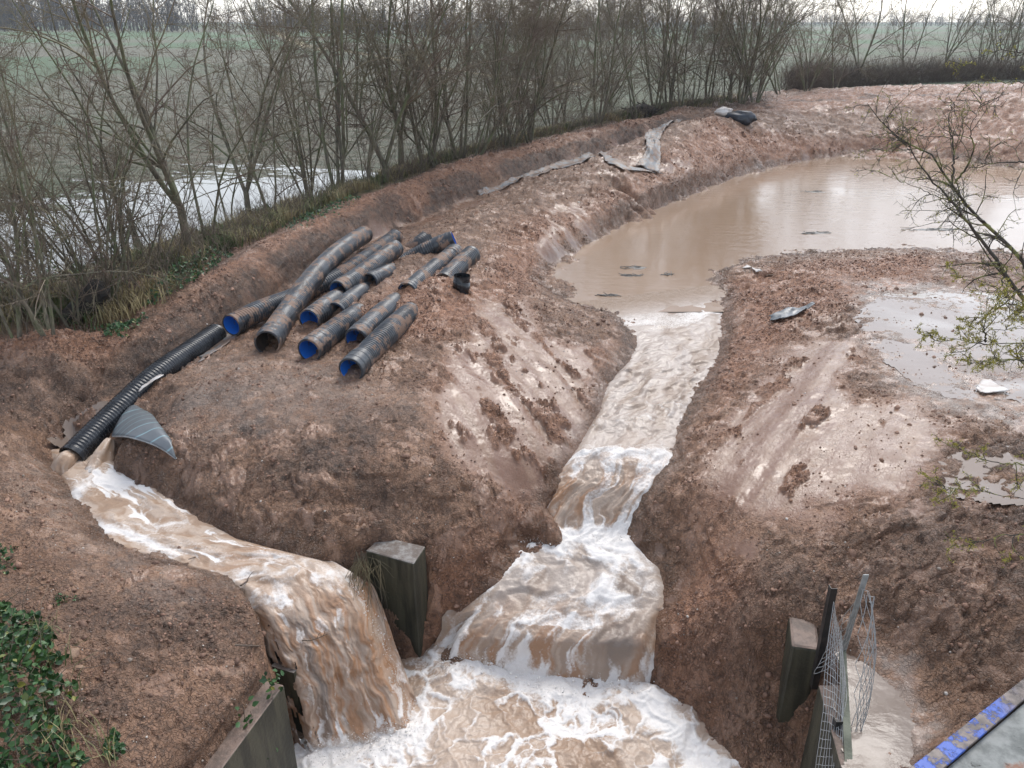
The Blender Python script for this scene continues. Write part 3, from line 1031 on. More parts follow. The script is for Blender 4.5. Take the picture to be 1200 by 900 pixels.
n.set('Normal', n.bump(h, bs, 0.05))
MAT_GROUND = n.m
gf = grid_faces(len(rr), len(th), wrap=True)
pond_poly_ = np.concatenate([pl[:, :2], pr[::-1, :2]])
C_ = np.stack([np.clip(fleck, 0, 1) * (1 - np.clip(dark, 0, 1)), drag, soil * sstep(.26, .04, np.minimum(_sh, line_d(gx, gy, pond_poly_)) + .12 * (fbm(gx * 5, gy * 5, 3, 97) - .5))], 1)
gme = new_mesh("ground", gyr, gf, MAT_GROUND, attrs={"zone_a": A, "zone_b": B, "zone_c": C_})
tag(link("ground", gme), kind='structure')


def ground_z(x, y):
    """height of the finished sheet, relief included (nearest sample)"""
    x, y = np.atleast_1d(np.asarray(x, float)), np.atleast_1d(np.asarray(y, float))
    t = np.degrees(np.arctan2(x, y))
    r = np.hypot(x, y)
    i = np.clip(np.searchsorted(th, t), 0, len(th) - 1)
    j = np.clip(np.searchsorted(rr, r), 0, len(rr) - 1)
    return gzd.reshape(TH.shape)[j, i]
# ------------------------------------------------------------------ water
def water_mat(name, rough=0.07, bscale=(3.0, 9.0), bstr=0.25, bdist=0.03):
    """silty water; its own colour and the froth on it are carried by the mesh"""
    n = NT(name)
    col, fo = n.attr("silt"), n.attr("froth")
    co = n.coord('Object')
    f = fo.outputs['Fac']
    n1 = n.noise(co, 38, 6, .65)
    fr = n.ramp(n.math('ADD', f, n.math('MULTIPLY', n.math('SUBTRACT', n1, .5), .55)), .30, .72)
    n.set('Base Color', n.mix(fr, col.outputs['Color'], (0.76, 0.73, 0.70)))
    n.set('Roughness', n.mix(fr, (rough,) * 3, (.55,) * 3))
    n.set('IOR', 1.33)
    h = n.math('ADD', n.math('MULTIPLY', n.noise(co, bscale[0], 5, .6), 1.0), n.math('MULTIPLY', n.noise(co, bscale[1], 4, .6), .4))
    h = n.math('ADD', h, n.math('MULTIPLY', f, .5))
    n.set('Normal', n.bump(h, bstr, bdist))
    return n.m


# pond: one flat sheet, its outline is where the banks rise through it
pond_poly = np.concatenate([pl[:, :2], pr[::-1, :2]])
PC = pond_poly.mean(0)
n = NT("pond_silt_water")
co = n.coord('Object')
w1 = n.ramp(n.noise(n.coord('Object', scale=(1, .35, 1)), .35, 4, .5), .35, .65)
n.set('Base Color', n.mix(w1, (0.265, 0.180, 0.120), (0.305, 0.215, 0.150)))
n.set('Roughness', n.ramp(n.noise(n.coord('Object', scale=(.25, 1, 1)), .5, 4, .55), .4, .62, .05, .14))
n.set('IOR', 1.33)
hh = n.math('ADD', n.noise(n.coord('Object', scale=(.7, 1.6, 1), rot=(0, 0, R(12))), 3.2, 3, .5), n.math('MULTIPLY', n.noise(n.coord('Object', scale=(.6, 1.5, 1)), 11, 3, .5), .35))
n.set('Normal', n.bump(hh, n.ramp(n.noise(co, .18, 3), .38, .62, .08, .34), .03))
MAT_POND = n.m
xs, ys = np.linspace(-1.0, 60, 130), np.linspace(13.08, 46, 90)
PX_, PY_ = np.meshgrid(xs, ys)
_sd = poly_sd(PX_.ravel(), PY_.ravel(), np.concatenate([pond_poly, []]) if False else pond_poly)
_q = grid_faces(len(ys), len(xs))
_keep = (np.maximum.reduce([_sd[_q[:, k]] for k in range(4)]) > -1.3)
pv = np.stack([PX_.ravel(), PY_.ravel(), np.full(PX_.size, POND_Z)], 1)
_q = _q[_keep]
_u, _inv = np.unique(_q, return_inverse=True)
tag(link("pond_water", new_mesh("pond_water", pv[_u], _inv.reshape(-1, 4), MAT_POND)), kind='structure')

# flood on the field
n = NT("flood_water")
n.set('Base Color', (0.20, 0.19, 0.17))
n.set('Roughness', .10)
n.set('IOR', 1.33)
n.set('Normal', n.bump(n.noise(n.coord('Object', scale=(1, 2, 1)), 3.5, 3), .12, .02))
a = np.array([HEDGE[0] + [-4.2, 1.5], HEDGE[1] + [-3.4, 2], HEDGE[2] + [-3.2, 2], HEDGE[3] + [-2.6, 3]])
b_ = a + np.array([[-70, 60.0]] * 4)
fv = np.concatenate([np.c_[a, np.full(4, FLOOD_Z)], np.c_[b_, np.full(4, FLOOD_Z)]])
tag(link("flood_water", new_mesh("flood_water", fv, [[0, 1, 5, 4], [1, 2, 6, 5], [2, 3, 7, 6]], n.m)), kind='structure')

BROWN = np.array([0.345, 0.240, 0.168])
PALE = np.array([0.470, 0.370, 0.295])
ORANGE = np.array([0.365, 0.205, 0.115])
GREY = np.array([0.25, 0.20, 0.165])


def mixc(a, b, t):
    return a * (1 - t[:, None]) + b * t[:, None]


def flow_sheet(pairs, ns, nu, name):
    """pairs of edge points down the stream -> grid of points, arc length and side distance"""
    Lp = np.array([P(a[0], a[1], c) for a, b, c, d in pairs])
    Rp = np.array([P(b[0], b[1], d) for a, b, c, d in pairs])
    M = (Lp + Rp) / 2
    seg = np.concatenate([[0], np.cumsum(np.linalg.norm(np.diff(M, axis=0), axis=1))])
    t = np.linspace(0, seg[-1], ns)

    def ev(A_):
        ext = np.stack([np.interp(t, seg, A_[:, k]) for k in range(3)], 1)
        ker = np.ones(9) / 9
        for k in range(3):
            pad = np.pad(ext[:, k], 4, 'edge')
            ext[:, k] = np.convolve(pad, ker, 'valid')
        return ext
    Ls, Rs = ev(Lp), ev(Rp)
    u = np.linspace(-0.16, 1.16, nu)
    G = Ls[:, None, :] * (1 - u)[None, :, None] + Rs[:, None, :] * u[None, :, None]
    wid = np.linalg.norm(Rs - Ls, axis=1)
    S = np.repeat(t[:, None], nu, 1)
    U = (u[None, :] - .5) * wid[:, None]
    return G, S, U, np.broadcast_to(u[None, :], S.shape), seg


# ---- main stream
G, S, U, u01, seg = flow_sheet(STREAM, 760, 150, "stream")
NSs = G.shape[:2]
s, u_, uu = S.ravel(), U.ravel(), u01.ravel()


def rowv(vals, s, seg):
    return np.interp(s, seg, vals)


# how wild the water is, at each pair
#        0   1    2    3   4   5   6   7   8   9   10  11  12  13   14  15  16  17  18  19  20  21 22 23
wild = [0, .05, .25, .4, .6, .6, .7, .7, .7, .8, .7, .7, .8, 1.0, 1., .9, .8, .7, .7, .8, .9, 1., 1, 1]
fall = [0, 0, 0, 0, .0, .0, .0, .0, .1, .4, 1., 1., 1., .6, 0., 0., .0, .3, .6, .9, 1., 1., 1, 1]
frth = [.0, .10, .12, .10, .12, .12, .16, .18, .24, .42, .24, .2, .34, .80, .62, .46, .38, .44, .40, .32, .32, .55, .9, .9]
# warp
ws = s + .12 * (fbm(s * 3, u_ * 3, 3, 70) - .5) * 2
wu = u_ + .12 * (fbm(s * 3 + 31, u_ * 3, 3, 71) - .5) * 2
W_, F_, FR_ = (rowv(v, ws, seg) for v in (wild, fall, frth))
lump = fbm(ws * 1.6, wu * 3.0, 3, 72) - .5
rid = 1 - np.abs(2 * fbm(ws * 2.6, wu * 2.2, 4, 73) - 1) * 2.2
rid = np.clip(rid, 0, 1)
st = fbm(ws * 1.3, wu * 11, 4, 74) - .5
edge = np.minimum(uu, 1 - uu)
inner = sstep(-.03, .14, edge)
dz = W_ * inner * (.19 * lump + .05 * rid + .05 * (fbm(ws * 6, wu * 7, 3, 86) - .5)) * sstep(.3, 1.2, s) * (1 - .6 * F_) + F_ * (.07 * st + .10 * (fbm(ws * 5, wu * 13, 4, 89) - .5)) + .012 * (fbm(s * 14, u_ * 14, 3, 75) - .5) * W_
dz -= .09 * (1 - sstep(-.14, .07, edge)) * sstep(.3, 1.2, s)
dz += .006 * sstep(1.2, .4, s)
lowf_ = F_ * (s > seg[17])
G0 = None
dz -= lowf_ * .45 * (1 - sstep(-.10, .07, edge))
# standing wave just above the first fall and the dark rock ledge at the lower right
z543 = seg[9]
dz += .07 * np.exp(-((ws - z543 + .25) / .16) ** 2) * sstep(.98, .7, uu) * inner
G = G.reshape(-1, 3).copy()
G[:, 2] += dz
lace1, lace2, lv = worley(ws * 3.0, wu * 4.2, 76)
lace = sstep(.30, .03, lace2 - lace1)
lb1, lb2, _ = worley(ws * 7.5 + .4 * lump, wu * 7.5, 77)
laceb = sstep(.22, .02, lb2 - lb1)
crest = sstep(.015, .06, dz / np.maximum(W_, .2)) * W_
fro = FR_ * 1.1 * (fbm(ws * 4, wu * 4, 4, 78)) + (1 - F_) * W_ * (.22 * lace * sstep(.4, .6, fbm(ws * 1.2, wu * 1.2, 3, 79)) + .16 * laceb * sstep(.4, .6, fbm(ws * 2.2, wu * 2.2, 3, 85)) + .34 * crest)
fro += F_ * (.55 * sstep(.53, .68, fbm(ws * .8, wu * 9, 4, 80)) * rowv([0] * 9 + [.9, .7, .6, .8, 1, 1, .5, .5, .5, .6, .7, .7, .9, 1, 1], ws, seg))
fro += .5 * np.exp(-((ws - seg[13]) / .14) ** 2)
fro += .44 * np.exp(-((ws - seg[1] - .62 + .25 * np.abs(wu)) / .55) ** 2) * sstep(.40, .52, fbm(ws * 3.5, wu * 1.0, 4, 81))
fro *= sstep(.25, 1.0, s)
fro += (s > seg[17]) * F_ * .30 * sstep(.46, .66, fbm(ws * 2.2, wu * 10, 5, 87))
fro += (s > seg[13]) * (s < seg[18]) * .22 * sstep(.44, .62, fbm(ws * 3.2, wu * 3.6, 5, 88))
fro += .28 * np.exp(-((ws - z543 + .2) / .10) ** 2)
fro += .30 * W_ * sstep(.09, .02, edge) * sstep(.42, .6, fbm(ws * 3, wu * 3, 4, 92)) * sstep(.8, 1.6, s)
tint = fbm(ws * 1.1, wu * (3 + 5 * F_.mean()), 4, 82)
PALES = np.array([0.440, 0.372, 0.322])
c_ = mixc(np.array([.31, .235, .18]), PALES, sstep(.25, .6, tint) * (1 - .4 * F_))
c_ = mixc(c_, BROWN, F_ * .6 + 0 * s)
c_ = mixc(np.repeat([[.265, .185, .125]], len(s), 0), c_, sstep(.35, 1.3, s))
c_ = mixc(c_, ORANGE, F_ * sstep(.42, .60, fbm(ws * 2.0, wu * 8, 5, 83)) * .85)
c_ = mixc(c_, PALE, F_ * sstep(.48, .66, fbm(ws * 2.6, wu * 14, 5, 91)) * .8)
# shallow rock showing on the lower right ledge
rock = np.exp(-((ws - seg[19]) / .28) ** 2 - ((uu - .84) / .11) ** 2) + .8 * np.exp(-((ws - seg[16] - .1 * (uu - .8) * 10) / .09) ** 2 - ((uu - .80) / .12) ** 2)
rock = rock * (.5 + fbm(ws * 5, wu * 5, 4, 90))
c_ = mixc(c_, GREY, np.clip(rock * 1.2, 0, 1))
fro *= 1 - .8 * np.clip(rock, 0, 1)
MAT_STREAM = water_mat("stream_silt_water", .12, (9, 30), .5, .03)
me = new_mesh("stream_water", G, grid_faces(*NSs), MAT_STREAM, attrs={"silt": c_, "froth": np.clip(fro, 0, 1)})
tag(link("stream_water", me), kind='structure')

# ---- left channel and its fall over the sill
LEFT = [
    ((56, 528), (122, 520), 1.36, 1.36),
    ((62, 545), (130, 537), 1.36, 1.34),
    ((80, 578), (165, 556), 1.31, 1.31),
    ((104, 608), (203, 580), 1.29, 1.285),
    ((128, 638), (243, 609), 1.27, 1.265),
    ((198, 657), (278, 630), 1.25, 1.245),
    ((250, 672), (322, 642), 1.23, 1.225),
    ((288, 688), (376, 655), 1.21, 1.205),
    ((302, 704), (400, 672), 1.17, 1.17),
    ((308, 728), (415, 690), 1.10, 1.08),
    ((315, 750), (431, 704), 0.99, 0.97),
    ((326, 780), (444, 734), 0.80, 0.80),
    ((336, 812), (456, 772), 0.55, 0.55),
    ((345, 845), (470, 812), 0.28, 0.28),
    ((352, 878), (484, 850), 0.04, 0.06),
    ((356, 896), (490, 868), -0.12, -0.1),
]
G, S, U, u01, seg = flow_sheet(LEFT, 640, 170, "left")
NSl = G.shape[:2]
s, u_, uu = S.ravel(), U.ravel(), u01.ravel()
wild = [.4, .7, .9, .8, .6, .7, .9, 1, 1, .8, .7, .8, .9, 1, 1, 1]
fall = [0, 0, 0, 0, 0, 0, .1, .0, .2, .7, 1, 1, 1, 1, 1, 1]
frth = [.1, .26, .34, .36, .3, .26, .34, .46, .46, .28, .12, .08, .08, .10, .45, .8]
ws = s + .10 * (fbm(s * 3, u_ * 3, 3, 110) - .5) * 2
wu = u_ + .10 * (fbm(s * 3 + 31, u_ * 3, 3, 111) - .5) * 2
W_, F_, FR_ = (rowv(v, ws, seg) for v in (wild, fall, frth))
lump = fbm(ws * 2.2, wu * 3.4, 3, 112) - .5
rid = np.clip(1 - np.abs(2 * fbm(ws * 3, wu * 2.4, 4, 113) - 1) * 2.2, 0, 1)
st = fbm(ws * 1.6, wu * 10, 4, 114) - .5
blob = fbm(ws * 5.5, wu * 13, 4, 115) - .5
edge = np.minimum(uu, 1 - uu)
inner = sstep(0.0, .14, edge)
dz = W_ * inner * (.11 * lump + .03 * rid) * (1 - .7 * F_) - .08 * (1 - sstep(-.13, .06, edge)) * (1 - F_)
dout = F_ * (.04 * st + .085 * blob + .02 * (fbm(ws * 9, wu * 16, 3, 116) - .5)) - F_ * .34 * (1 - sstep(-.16, .14, edge))
G = G.reshape(-1, 3).copy()
G[:, 2] += dz + .35 * dout
fd = np.array([0.45, -0.89])
G[:, 0] += fd[0] * dout
G[:, 1] += fd[1] * dout
lace1, lace2, lv = worley(ws * 4.0, wu * 5.5, 117)
lace = sstep(.28, .03, lace2 - lace1)
fro = FR_ * 1.45 * fbm(ws * 3, wu * 5, 5, 118) + (1 - F_) * W_ * (.24 * lace * sstep(.42, .6, fbm(ws * 1.3, wu * 1.6, 3, 119)) + .26 * rid * fbm(ws * 5, wu * 6, 4, 125))
fro += .30 * np.exp(-((ws - seg[2]) / .25) ** 2) * fbm(ws * 5, wu * 8, 5, 126) + .45 * (s < seg[6]) * sstep(.55, .68, fbm(ws * 1.6, wu * 9, 5, 127)) + .4 * np.exp(-((wu + .35 - .1 * np.sin(ws * 3)) / .10) ** 2) * (s < seg[5]) * (s > seg[2]) + F_ * .40 * sstep(.54, .74, fbm(ws * 6, wu * 20, 5, 120))
c_ = mixc(BROWN, PALE, sstep(.30, .60, fbm(ws * 5, wu * 13, 5, 121)))
c_ = mixc(c_, ORANGE, np.clip(F_ + .35 * np.exp(-((ws - seg[6]) / .2) ** 2), 0, 1) * sstep(.36, .62, fbm(ws * 6, wu * 17, 5, 122)) * .95)
c_ = mixc(c_, GREY, F_ * sstep(.60, .70, fbm(ws * 1.8, wu * 5, 4, 123)) * sstep(.15, .3, uu) * sstep(.65, .45, uu))
MAT_CHAN = water_mat("outflow_silt_water", .22, (10, 36), .35, .03)
c_ = mixc(c_, PALE, .45 * F_ * sstep(.48, .66, fbm(ws * 3.5, wu * 48, 3, 128)))
c_ = mixc(c_, ORANGE * .8, .3 * F_ * sstep(.52, .70, fbm(ws * 4, wu * 40, 3, 129)))
# thin ragged veil at the left edge of the fall: leave gaps
q = grid_faces(*NSl)
gap = (F_ > .8) & (uu < .18) & (fbm(s * 3.0, u_ * 34, 4, 124) > .60 - .06 * sstep(.18, .0, uu))
keep = ~(gap[q].all(1))
me = new_mesh("outflow_water", G, q[keep], MAT_CHAN, attrs={"silt": c_, "froth": np.clip(fro, 0, 1)})
tag(link("outflow_water", me), kind='structure')

# ---- plunge pool
xs, ys = np.linspace(-2.2, 2.6, 440), np.concatenate([np.linspace(-8, 3.4, 40)[:-1], np.linspace(3.4, 7.0, 360)])
X, Y = np.meshgrid(xs, ys)
x, y = X.ravel(), Y.ravel()
wx = x + .16 * (fbm(x * 2.4, y * 2.4, 4, 130) - .5) * 2
wy = y + .16 * (fbm(x * 2.4 + 9, y * 2.4, 4, 131) - .5) * 2
wx = wx + .06 * (fbm(x * 8, y * 8, 4, 141) - .5) * 2
wy = wy + .06 * (fbm(x * 8 + 5, y * 8, 4, 142) - .5) * 2
l1, l2, v1 = worley(wx * 3.4, wy * 2.8, 132)
lace = sstep(.30, .0, l2 - l1)
m1, m2, v2 = worley(wx * 7.5, wy * 6.5, 133)
lace2_ = sstep(.26, .0, m2 - m1)
k1, k2, v3 = worley(wx * 16, wy * 14, 143)
lace3_ = sstep(.25, .0, k2 - k1)
broad = fbm(wx * 1.25, wy * 1.25, 5, 134)
fineb = fbm(wx * 7, wy * 7, 5, 138)
foot_r = line_d(x, y, np.array([P(505, 778, 0), P(560, 776, 0), P(600, 794, 0), P(650, 808, 0), P(700, 806, 0), P(755, 808, 0)]))
foot_l = line_d(x, y, np.array([P(356, 892, 0), P(420, 880, 0), P(484, 856, 0)]))
boil = np.exp(-(np.minimum(foot_r, foot_l) / .28) ** 2)
dz = -.01 + .09 * (fbm(wx * 1.8, wy * 1.8, 3, 135) - .5) * 2 + .012 * lace + .006 * lace2_ + .05 * boil * fbm(wx * 5, wy * 5, 3, 136) + .03 * (fbm(x * 9, y * 9, 4, 137) - .5)
dens_ = sstep(.36, .64, broad)
fro = (.28 + .35 * dens_) * lace + (.12 + .22 * dens_) * lace2_ + .10 * lace3_ + .56 * dens_ * (.30 + .9 * fineb) + .75 * boil * (.30 + .9 * fineb)
fro -= .10 * sstep(.5, 1.3, foot_r)
# creamy scum line along the right shore
scum = np.exp(-(line_d(x, y, np.array([P(770, 838, 0), P(800, 860, 0), P(820, 890, 0), P(840, 920, 0)])) / .16) ** 2)
fro += .8 * scum
c_ = mixc(BROWN, PALE, sstep(.35, .6, fbm(wx * 1.6, wy * 1.6, 4, 140)))
pinkish = sstep(1.2, .2, foot_l)
fro *= 1 - .35 * pinkish * (1 - boil)
MAT_POOL = water_mat("pool_frothy_water", .12, (9, 30), .45, .03)
me = new_mesh("pool_water", np.stack([x, y, dz], 1), grid_faces(len(ys), len(xs)), MAT_POOL, attrs={"silt": c_, "froth": np.clip(fro, 0, 1)})
tag(link("pool_water", me), kind='structure')

# froth and spray thrown up where the water lands
n = NT("white_spray")
n.set('Base Color', (0.82, 0.80, 0.78))
n.set('Roughness', .5)
MAT_SPRAY = n.m


def droplets(name, line, n_, spread, zs, size, seed, label):
    rs = np.random.RandomState(seed)
    c = resample(line, 300)[rs.randint(0, 300, n_)]
    c = c + np.stack([rs.normal(0, spread, n_), rs.normal(0, spread, n_), np.abs(rs.normal(0, zs, n_)) - .01], 1)
    t = np.array([[0, 0, 1], [.94, 0, -.33], [-.47, .82, -.33], [-.47, -.82, -.33]])
    F = np.array([[0, 1, 2], [0, 2, 3], [0, 3, 1], [1, 3, 2]])
    v = t[None] * (size * rs.lognormal(0, .55, n_))[:, None, None] * rs.uniform(.6, 1.5, (n_, 1, 3)) + c[:, None]
    f = (F[None] + (np.arange(n_) * 4)[:, None, None]).reshape(-1, 3)
    o = part(name, v.reshape(-1, 3), f, MAT_SPRAY, origin=c.mean(0))
    tag(o, label, "spray", kind='stuff')


droplets("water_spray", np.array([P(356, 892, .03), P(420, 880, .03), P(486, 856, .03)]), 1500, .07, .07, .0035, 301, "white spray at the foot of the near fall")
droplets("water_spray", np.array([PY(393, 664, 6.36), PY(417, 690, 6.14), PY(430, 713, 5.98), PY(447, 745, 5.78), PY(467, 805, 5.48), PY(486, 850, 5.34)]), 500, .03, .02, .003, 304, "drops flying off the right edge of the near fall")
droplets("water_spray", np.array([P(508, 776, .05), P(560, 776, .05), P(600, 794, .05), P(650, 808, .05), P(700, 806, .05), P(755, 808, .05)]), 1700, .06, .05, .0035, 302, "white spray along the foot of the lower cascade fall")
droplets("water_spray", np.array([P(608, 636, .75), P(660, 634, .76), P(736, 632, .78)]), 700, .05, .04, .003, 303, "white spray under the upper cascade fall")
# ------------------------------------------------------------------ materials of the loose things
def pipe_outer_mat():
    n = NT("pipe_black_plastic")
    co = n.coord('Object')
    base = n.mix(n.ramp(n.noise(co, 3, 5), .35, .65), (0.020, 0.024, 0.030), (0.055, 0.064, 0.076))
    geo = n.t.nodes.new("ShaderNodeNewGeometry")
    mudf = n.ramp(n.math('ADD', n.noise(geo.outputs['Position'], 4.2, 7, .65), n.math('MULTIPLY', n.noise(geo.outputs['Position'], 26, 4, .6), .22)), .615, .69)
    c = n.mix(mudf, base, n.mix(n.noise(co, 20, 4), (0.17, .105, .072), (0.27, .185, .14)))
    n.set('Base Color', c)
    n.set('Roughness', n.mix(mudf, (.33,) * 3, (.7,) * 3))
    n.set('Normal', n.bump(n.math('ADD', mudf, n.noise(co, 60, 4)), .35, .008))
    return n.m


MAT_PIPE = pipe_outer_mat()
n = NT("pipe_wet_black_plastic")
n.set('Base Color', n.mix(n.ramp(n.noise(n.coord('Object'), 5, 5), .4, .6), (0.012, 0.014, 0.018), (0.028, 0.032, 0.038)))
n.set('Roughness', .26)
MAT_PIPE_WET = n.m
n = NT("pipe_blue_lining")
mf = n.ramp(n.noise(n.coord('Object'), 6, 6, .6), .62, .72)
n.set('Base Color', n.mix(mf, (0.018, 0.16, 0.62), (0.10, .075, .06)))
n.set('Roughness', .4)
MAT_BLUE = n.m
MAT_DARKLIN = simple_mat("pipe_muddy_lining", (0.085, 0.055, 0.042), (0.03, 0.022, 0.02), 8, .6)


def rib_profile(s, L, pitch, depth, plain=0.0):
    """radius offset along the pipe"""
    r = depth * (0.5 + 0.5 * np.sign(np.sin(s * 2 * math.pi / pitch)) * np.abs(np.sin(s * 2 * math.pi / pitch)) ** .5) - depth
    if plain:
        r = np.where((s < plain) | (s > L - plain), 0.0, r)
    return r


def lathe_path(C, prof_r, k=28):
    T, U, V = frames(C[None])
    U, V = U[0], V[0]
    a = np.linspace(0, 2 * math.pi, k, endpoint=False)
    v = C[:, None, :] + prof_r[:, None, None] * (U[:, None, :] * np.cos(a)[None, :, None] + V[:, None, :] * np.sin(a)[None, :, None])
    return v.reshape(-1, 3), grid_faces(len(C), k, wrap=True)


def make_pipe(name, label, pts, rad=0.168, ribbed=0.012, pitch=0.045, lining=None, collar=(0.0, 0.0), group="drainage pipes heaped on the mud", outer=None, dips=None):
    """twin-wall pipe along pts (centre line). parts: outer wall, lining, collars"""
    pts = np.asarray(pts, float)
    L0 = np.linalg.norm(np.diff(pts, axis=0), axis=1).sum()
    nn = max(40, int(L0 / (pitch / 6)))
    C = smooth_line(pts, nn)
    s = np.concatenate([[0], np.cumsum(np.linalg.norm(np.diff(C, axis=0), axis=1))])
    root = empty(name, tuple(C[0] - [0, 0, rad]))
    tag(root, label, "pipe", group)
    r = rad + rib_profile(s, s[-1], pitch, ribbed, .05)
    v, f = lathe_path(C, r)
    lip_o = len(C)
    part('outer_wall', v, f, outer or MAT_PIPE, root)
    ri = rad - .022
    v1, f1 = lathe_path(C[::8] if len(C) > 60 else C, np.full(len(C[::8] if len(C) > 60 else C), ri))
    f1 = f1[:, ::-1]
    # rim rings at both ends
    rims = []
    for e, q in ((0, 1), (-1, -2)):
        c0 = C[e]
        T_, U_, V_ = frames(C[None])
        a = np.linspace(0, 2 * math.pi, 28, endpoint=False)
        d = U_[0][e][None] * np.cos(a)[:, None] + V_[0][e][None] * np.sin(a)[:, None]
        ring = np.concatenate([c0 + d * (rad + .001), c0 + d * ri])
        part('rim', ring, grid_faces(2, 28, wrap=True), outer or MAT_PIPE, root, smooth=False)
    # lining runs end to end
    Cl = C[np.unique(np.r_[np.arange(0, len(C), 8), len(C) - 1])]
    v1, f1 = lathe_path(Cl, np.full(len(Cl), ri))
    part('inner_lining', v1, f1[:, ::-1], lining or MAT_BLUE, root)
    for k, ln in enumerate(collar):
        if ln > 0:
            m = s < ln if k == 0 else s > s[-1] - ln
            Cc = C[m]
            sc = np.linspace(0, 1, len(Cc))
            rc = rad + .006 + .006 * (np.abs(sc - .35) < .06) + .006 * (np.abs(sc - .75) < .06)
            rc[0] = rc[-1] = rad - .001
            v2, f2 = lathe_path(Cc, rc)
            part('collar', v2, f2, outer or MAT_PIPE, root)
    return root


def on_land(px, py, up):
    h = hit(px, py)
    return np.array([h[0], h[1], h[2] + up])


def cpt(px, py, z):
    return P(px, py, z)


R0 = 0.168
# px,py are of the centre line; z from the land beside it
def run(lst, up=R0 - .045):
    out = []
    for q in lst:
        px, py = q[0], q[1]
        u = q[2] if len(q) > 2 else up
        # the sight line meets the centre line where land height + u
        out.append(hit(px, py, u))
        out[-1][2] = CAMZ + ray(px, py)[2] * (out[-1][1] / ray(px, py)[1])
    return np.array(out)


# pipe carrying the outflow, in the trench
make_pipe("drain_pipe", "long wet black ribbed pipe lying in the trench, pouring brown water from its open end",
          [PY(84, 536, 8.15), PY(130, 490, 8.85), PY(180, 443, 9.6), PY(225, 411, 10.45), PY(254, 391, 11.1)],
          rad=.165, ribbed=.010, pitch=.048, lining=MAT_DARKLIN, group="drainage pipes", outer=MAT_PIPE_WET)
make_pipe("drain_pipe", "muddy ribbed pipe with a blue mouth along the trench lip, passing under the bent pipe",
          np.concatenate([[PY(271, 381, 10.9), PY(305, 364, 11.5)], run([(345, 349), (395, 326), (430, 303), (463, 278)])]), ribbed=.013, pitch=.05)
make_pipe("drain_pipe", "long bent grey-black pipe with a brown mouth, lying on top across the others",
          run([(313, 402), (335, 370), (360, 334, .30), (385, 306, .36), (408, 287, .36), (427, 275, .30)]), rad=.18, ribbed=.005, lining=MAT_DARKLIN, collar=(.4, 0))
make_pipe("drain_pipe", "straight dark pipe mid heap with a blue mouth and far end clear of the mud",
          run([(396, 341, .17), (430, 317, .2), (463, 291, .24)]), ribbed=.007, pitch=.05, collar=(.3, .2))
make_pipe("drain_pipe", "mud-covered pipe half buried in clods with its short blue mouth showing",
          run([(432, 331, .1), (452, 321, .02), (466, 312, -.12), (500, 293, .08), (532, 280, .25)]), rad=.16, ribbed=.008, collar=(.25, .4))
make_pipe("drain_pipe", "short pipe end with a bright blue mouth beside the bent pipe",
          run([(362, 375), (382, 360), (410, 340, -.1)]), ribbed=.007, pitch=.05)
make_pipe("drain_pipe", "pipe end with a blue mouth, its back covered by soil, between two others",
          run([(393, 366, .1), (412, 351, .08), (440, 330, -.15)]), rad=.155, ribbed=.008)
make_pipe("drain_pipe", "ribbed muddy pipe with a dark mouth, lowest on the left of the heap",
          run([(362, 411), (385, 393), (410, 375, .08), (430, 361, -.16)]), rad=.172, ribbed=.012, collar=(.4, 0))
make_pipe("drain_pipe", "short pipe with a bright blue mouth beside the frontmost pipe",
          run([(417, 398), (435, 380), (457, 360, .06), (470, 350, -.14)]), ribbed=.007, pitch=.05, collar=(.3, 0))
make_pipe("drain_pipe", "frontmost ribbed muddy pipe with a dark blue mouth, lowest of the heap",
          run([(411, 434), (430, 415), (455, 390, .15), (478, 369, .02), (490, 358, -.16)]), rad=.17, ribbed=.012, collar=(.35, 0))
make_pipe("drain_pipe", "straight clean dark pipe with a bright blue mouth on the right of the heap",
          run([(477, 343, .1), (505, 319, .1), (534, 296, .2)]), ribbed=.007, pitch=.05, collar=(.2, .25))
make_pipe("drain_pipe", "short dark pipe poking out of the soil on the far right of the heap",
          run([(520, 331, .02), (538, 312, .12), (553, 298, .24)]), ribbed=.007, pitch=.05)
make_pipe("drain_pipe", "pale far pipe end showing behind the soil at the back of the heap",
          run([(470, 301, -.2), (488, 288, .0), (501, 278, .1)]), rad=.16, ribbed=.003)
# upright coupling
cb = on_land(540, 343, -.06)
cz = np.array([0, 0, 1.0])
cl = np.array([cb + cz * h for h in (0, .12, .14, .15, .24, .26, .27, .36)])
cr = np.array([.13, .13, .135, .145, .145, .135, .13, .135])
root = empty("pipe_coupling", tuple(cb))
tag(root, "small black pipe coupling standing upright in the mud beside the pipe heap", "pipe coupling")
v, f = lathe_path(cl + np.array([[.0, 0, 0]]) + np.linspace(0, .03, 8)[:, None] * [1, 0, 0], cr, 24)
part('outer_wall', v, f, MAT_PIPE_WET, root)
v, f = lathe_path(cl + np.linspace(0, .03, 8)[:, None] * [1, 0, 0], cr - .015, 24)
part('inner_lining', v, f[:, ::-1], MAT_PIPE_WET, root)
# soil thrown over the pipes


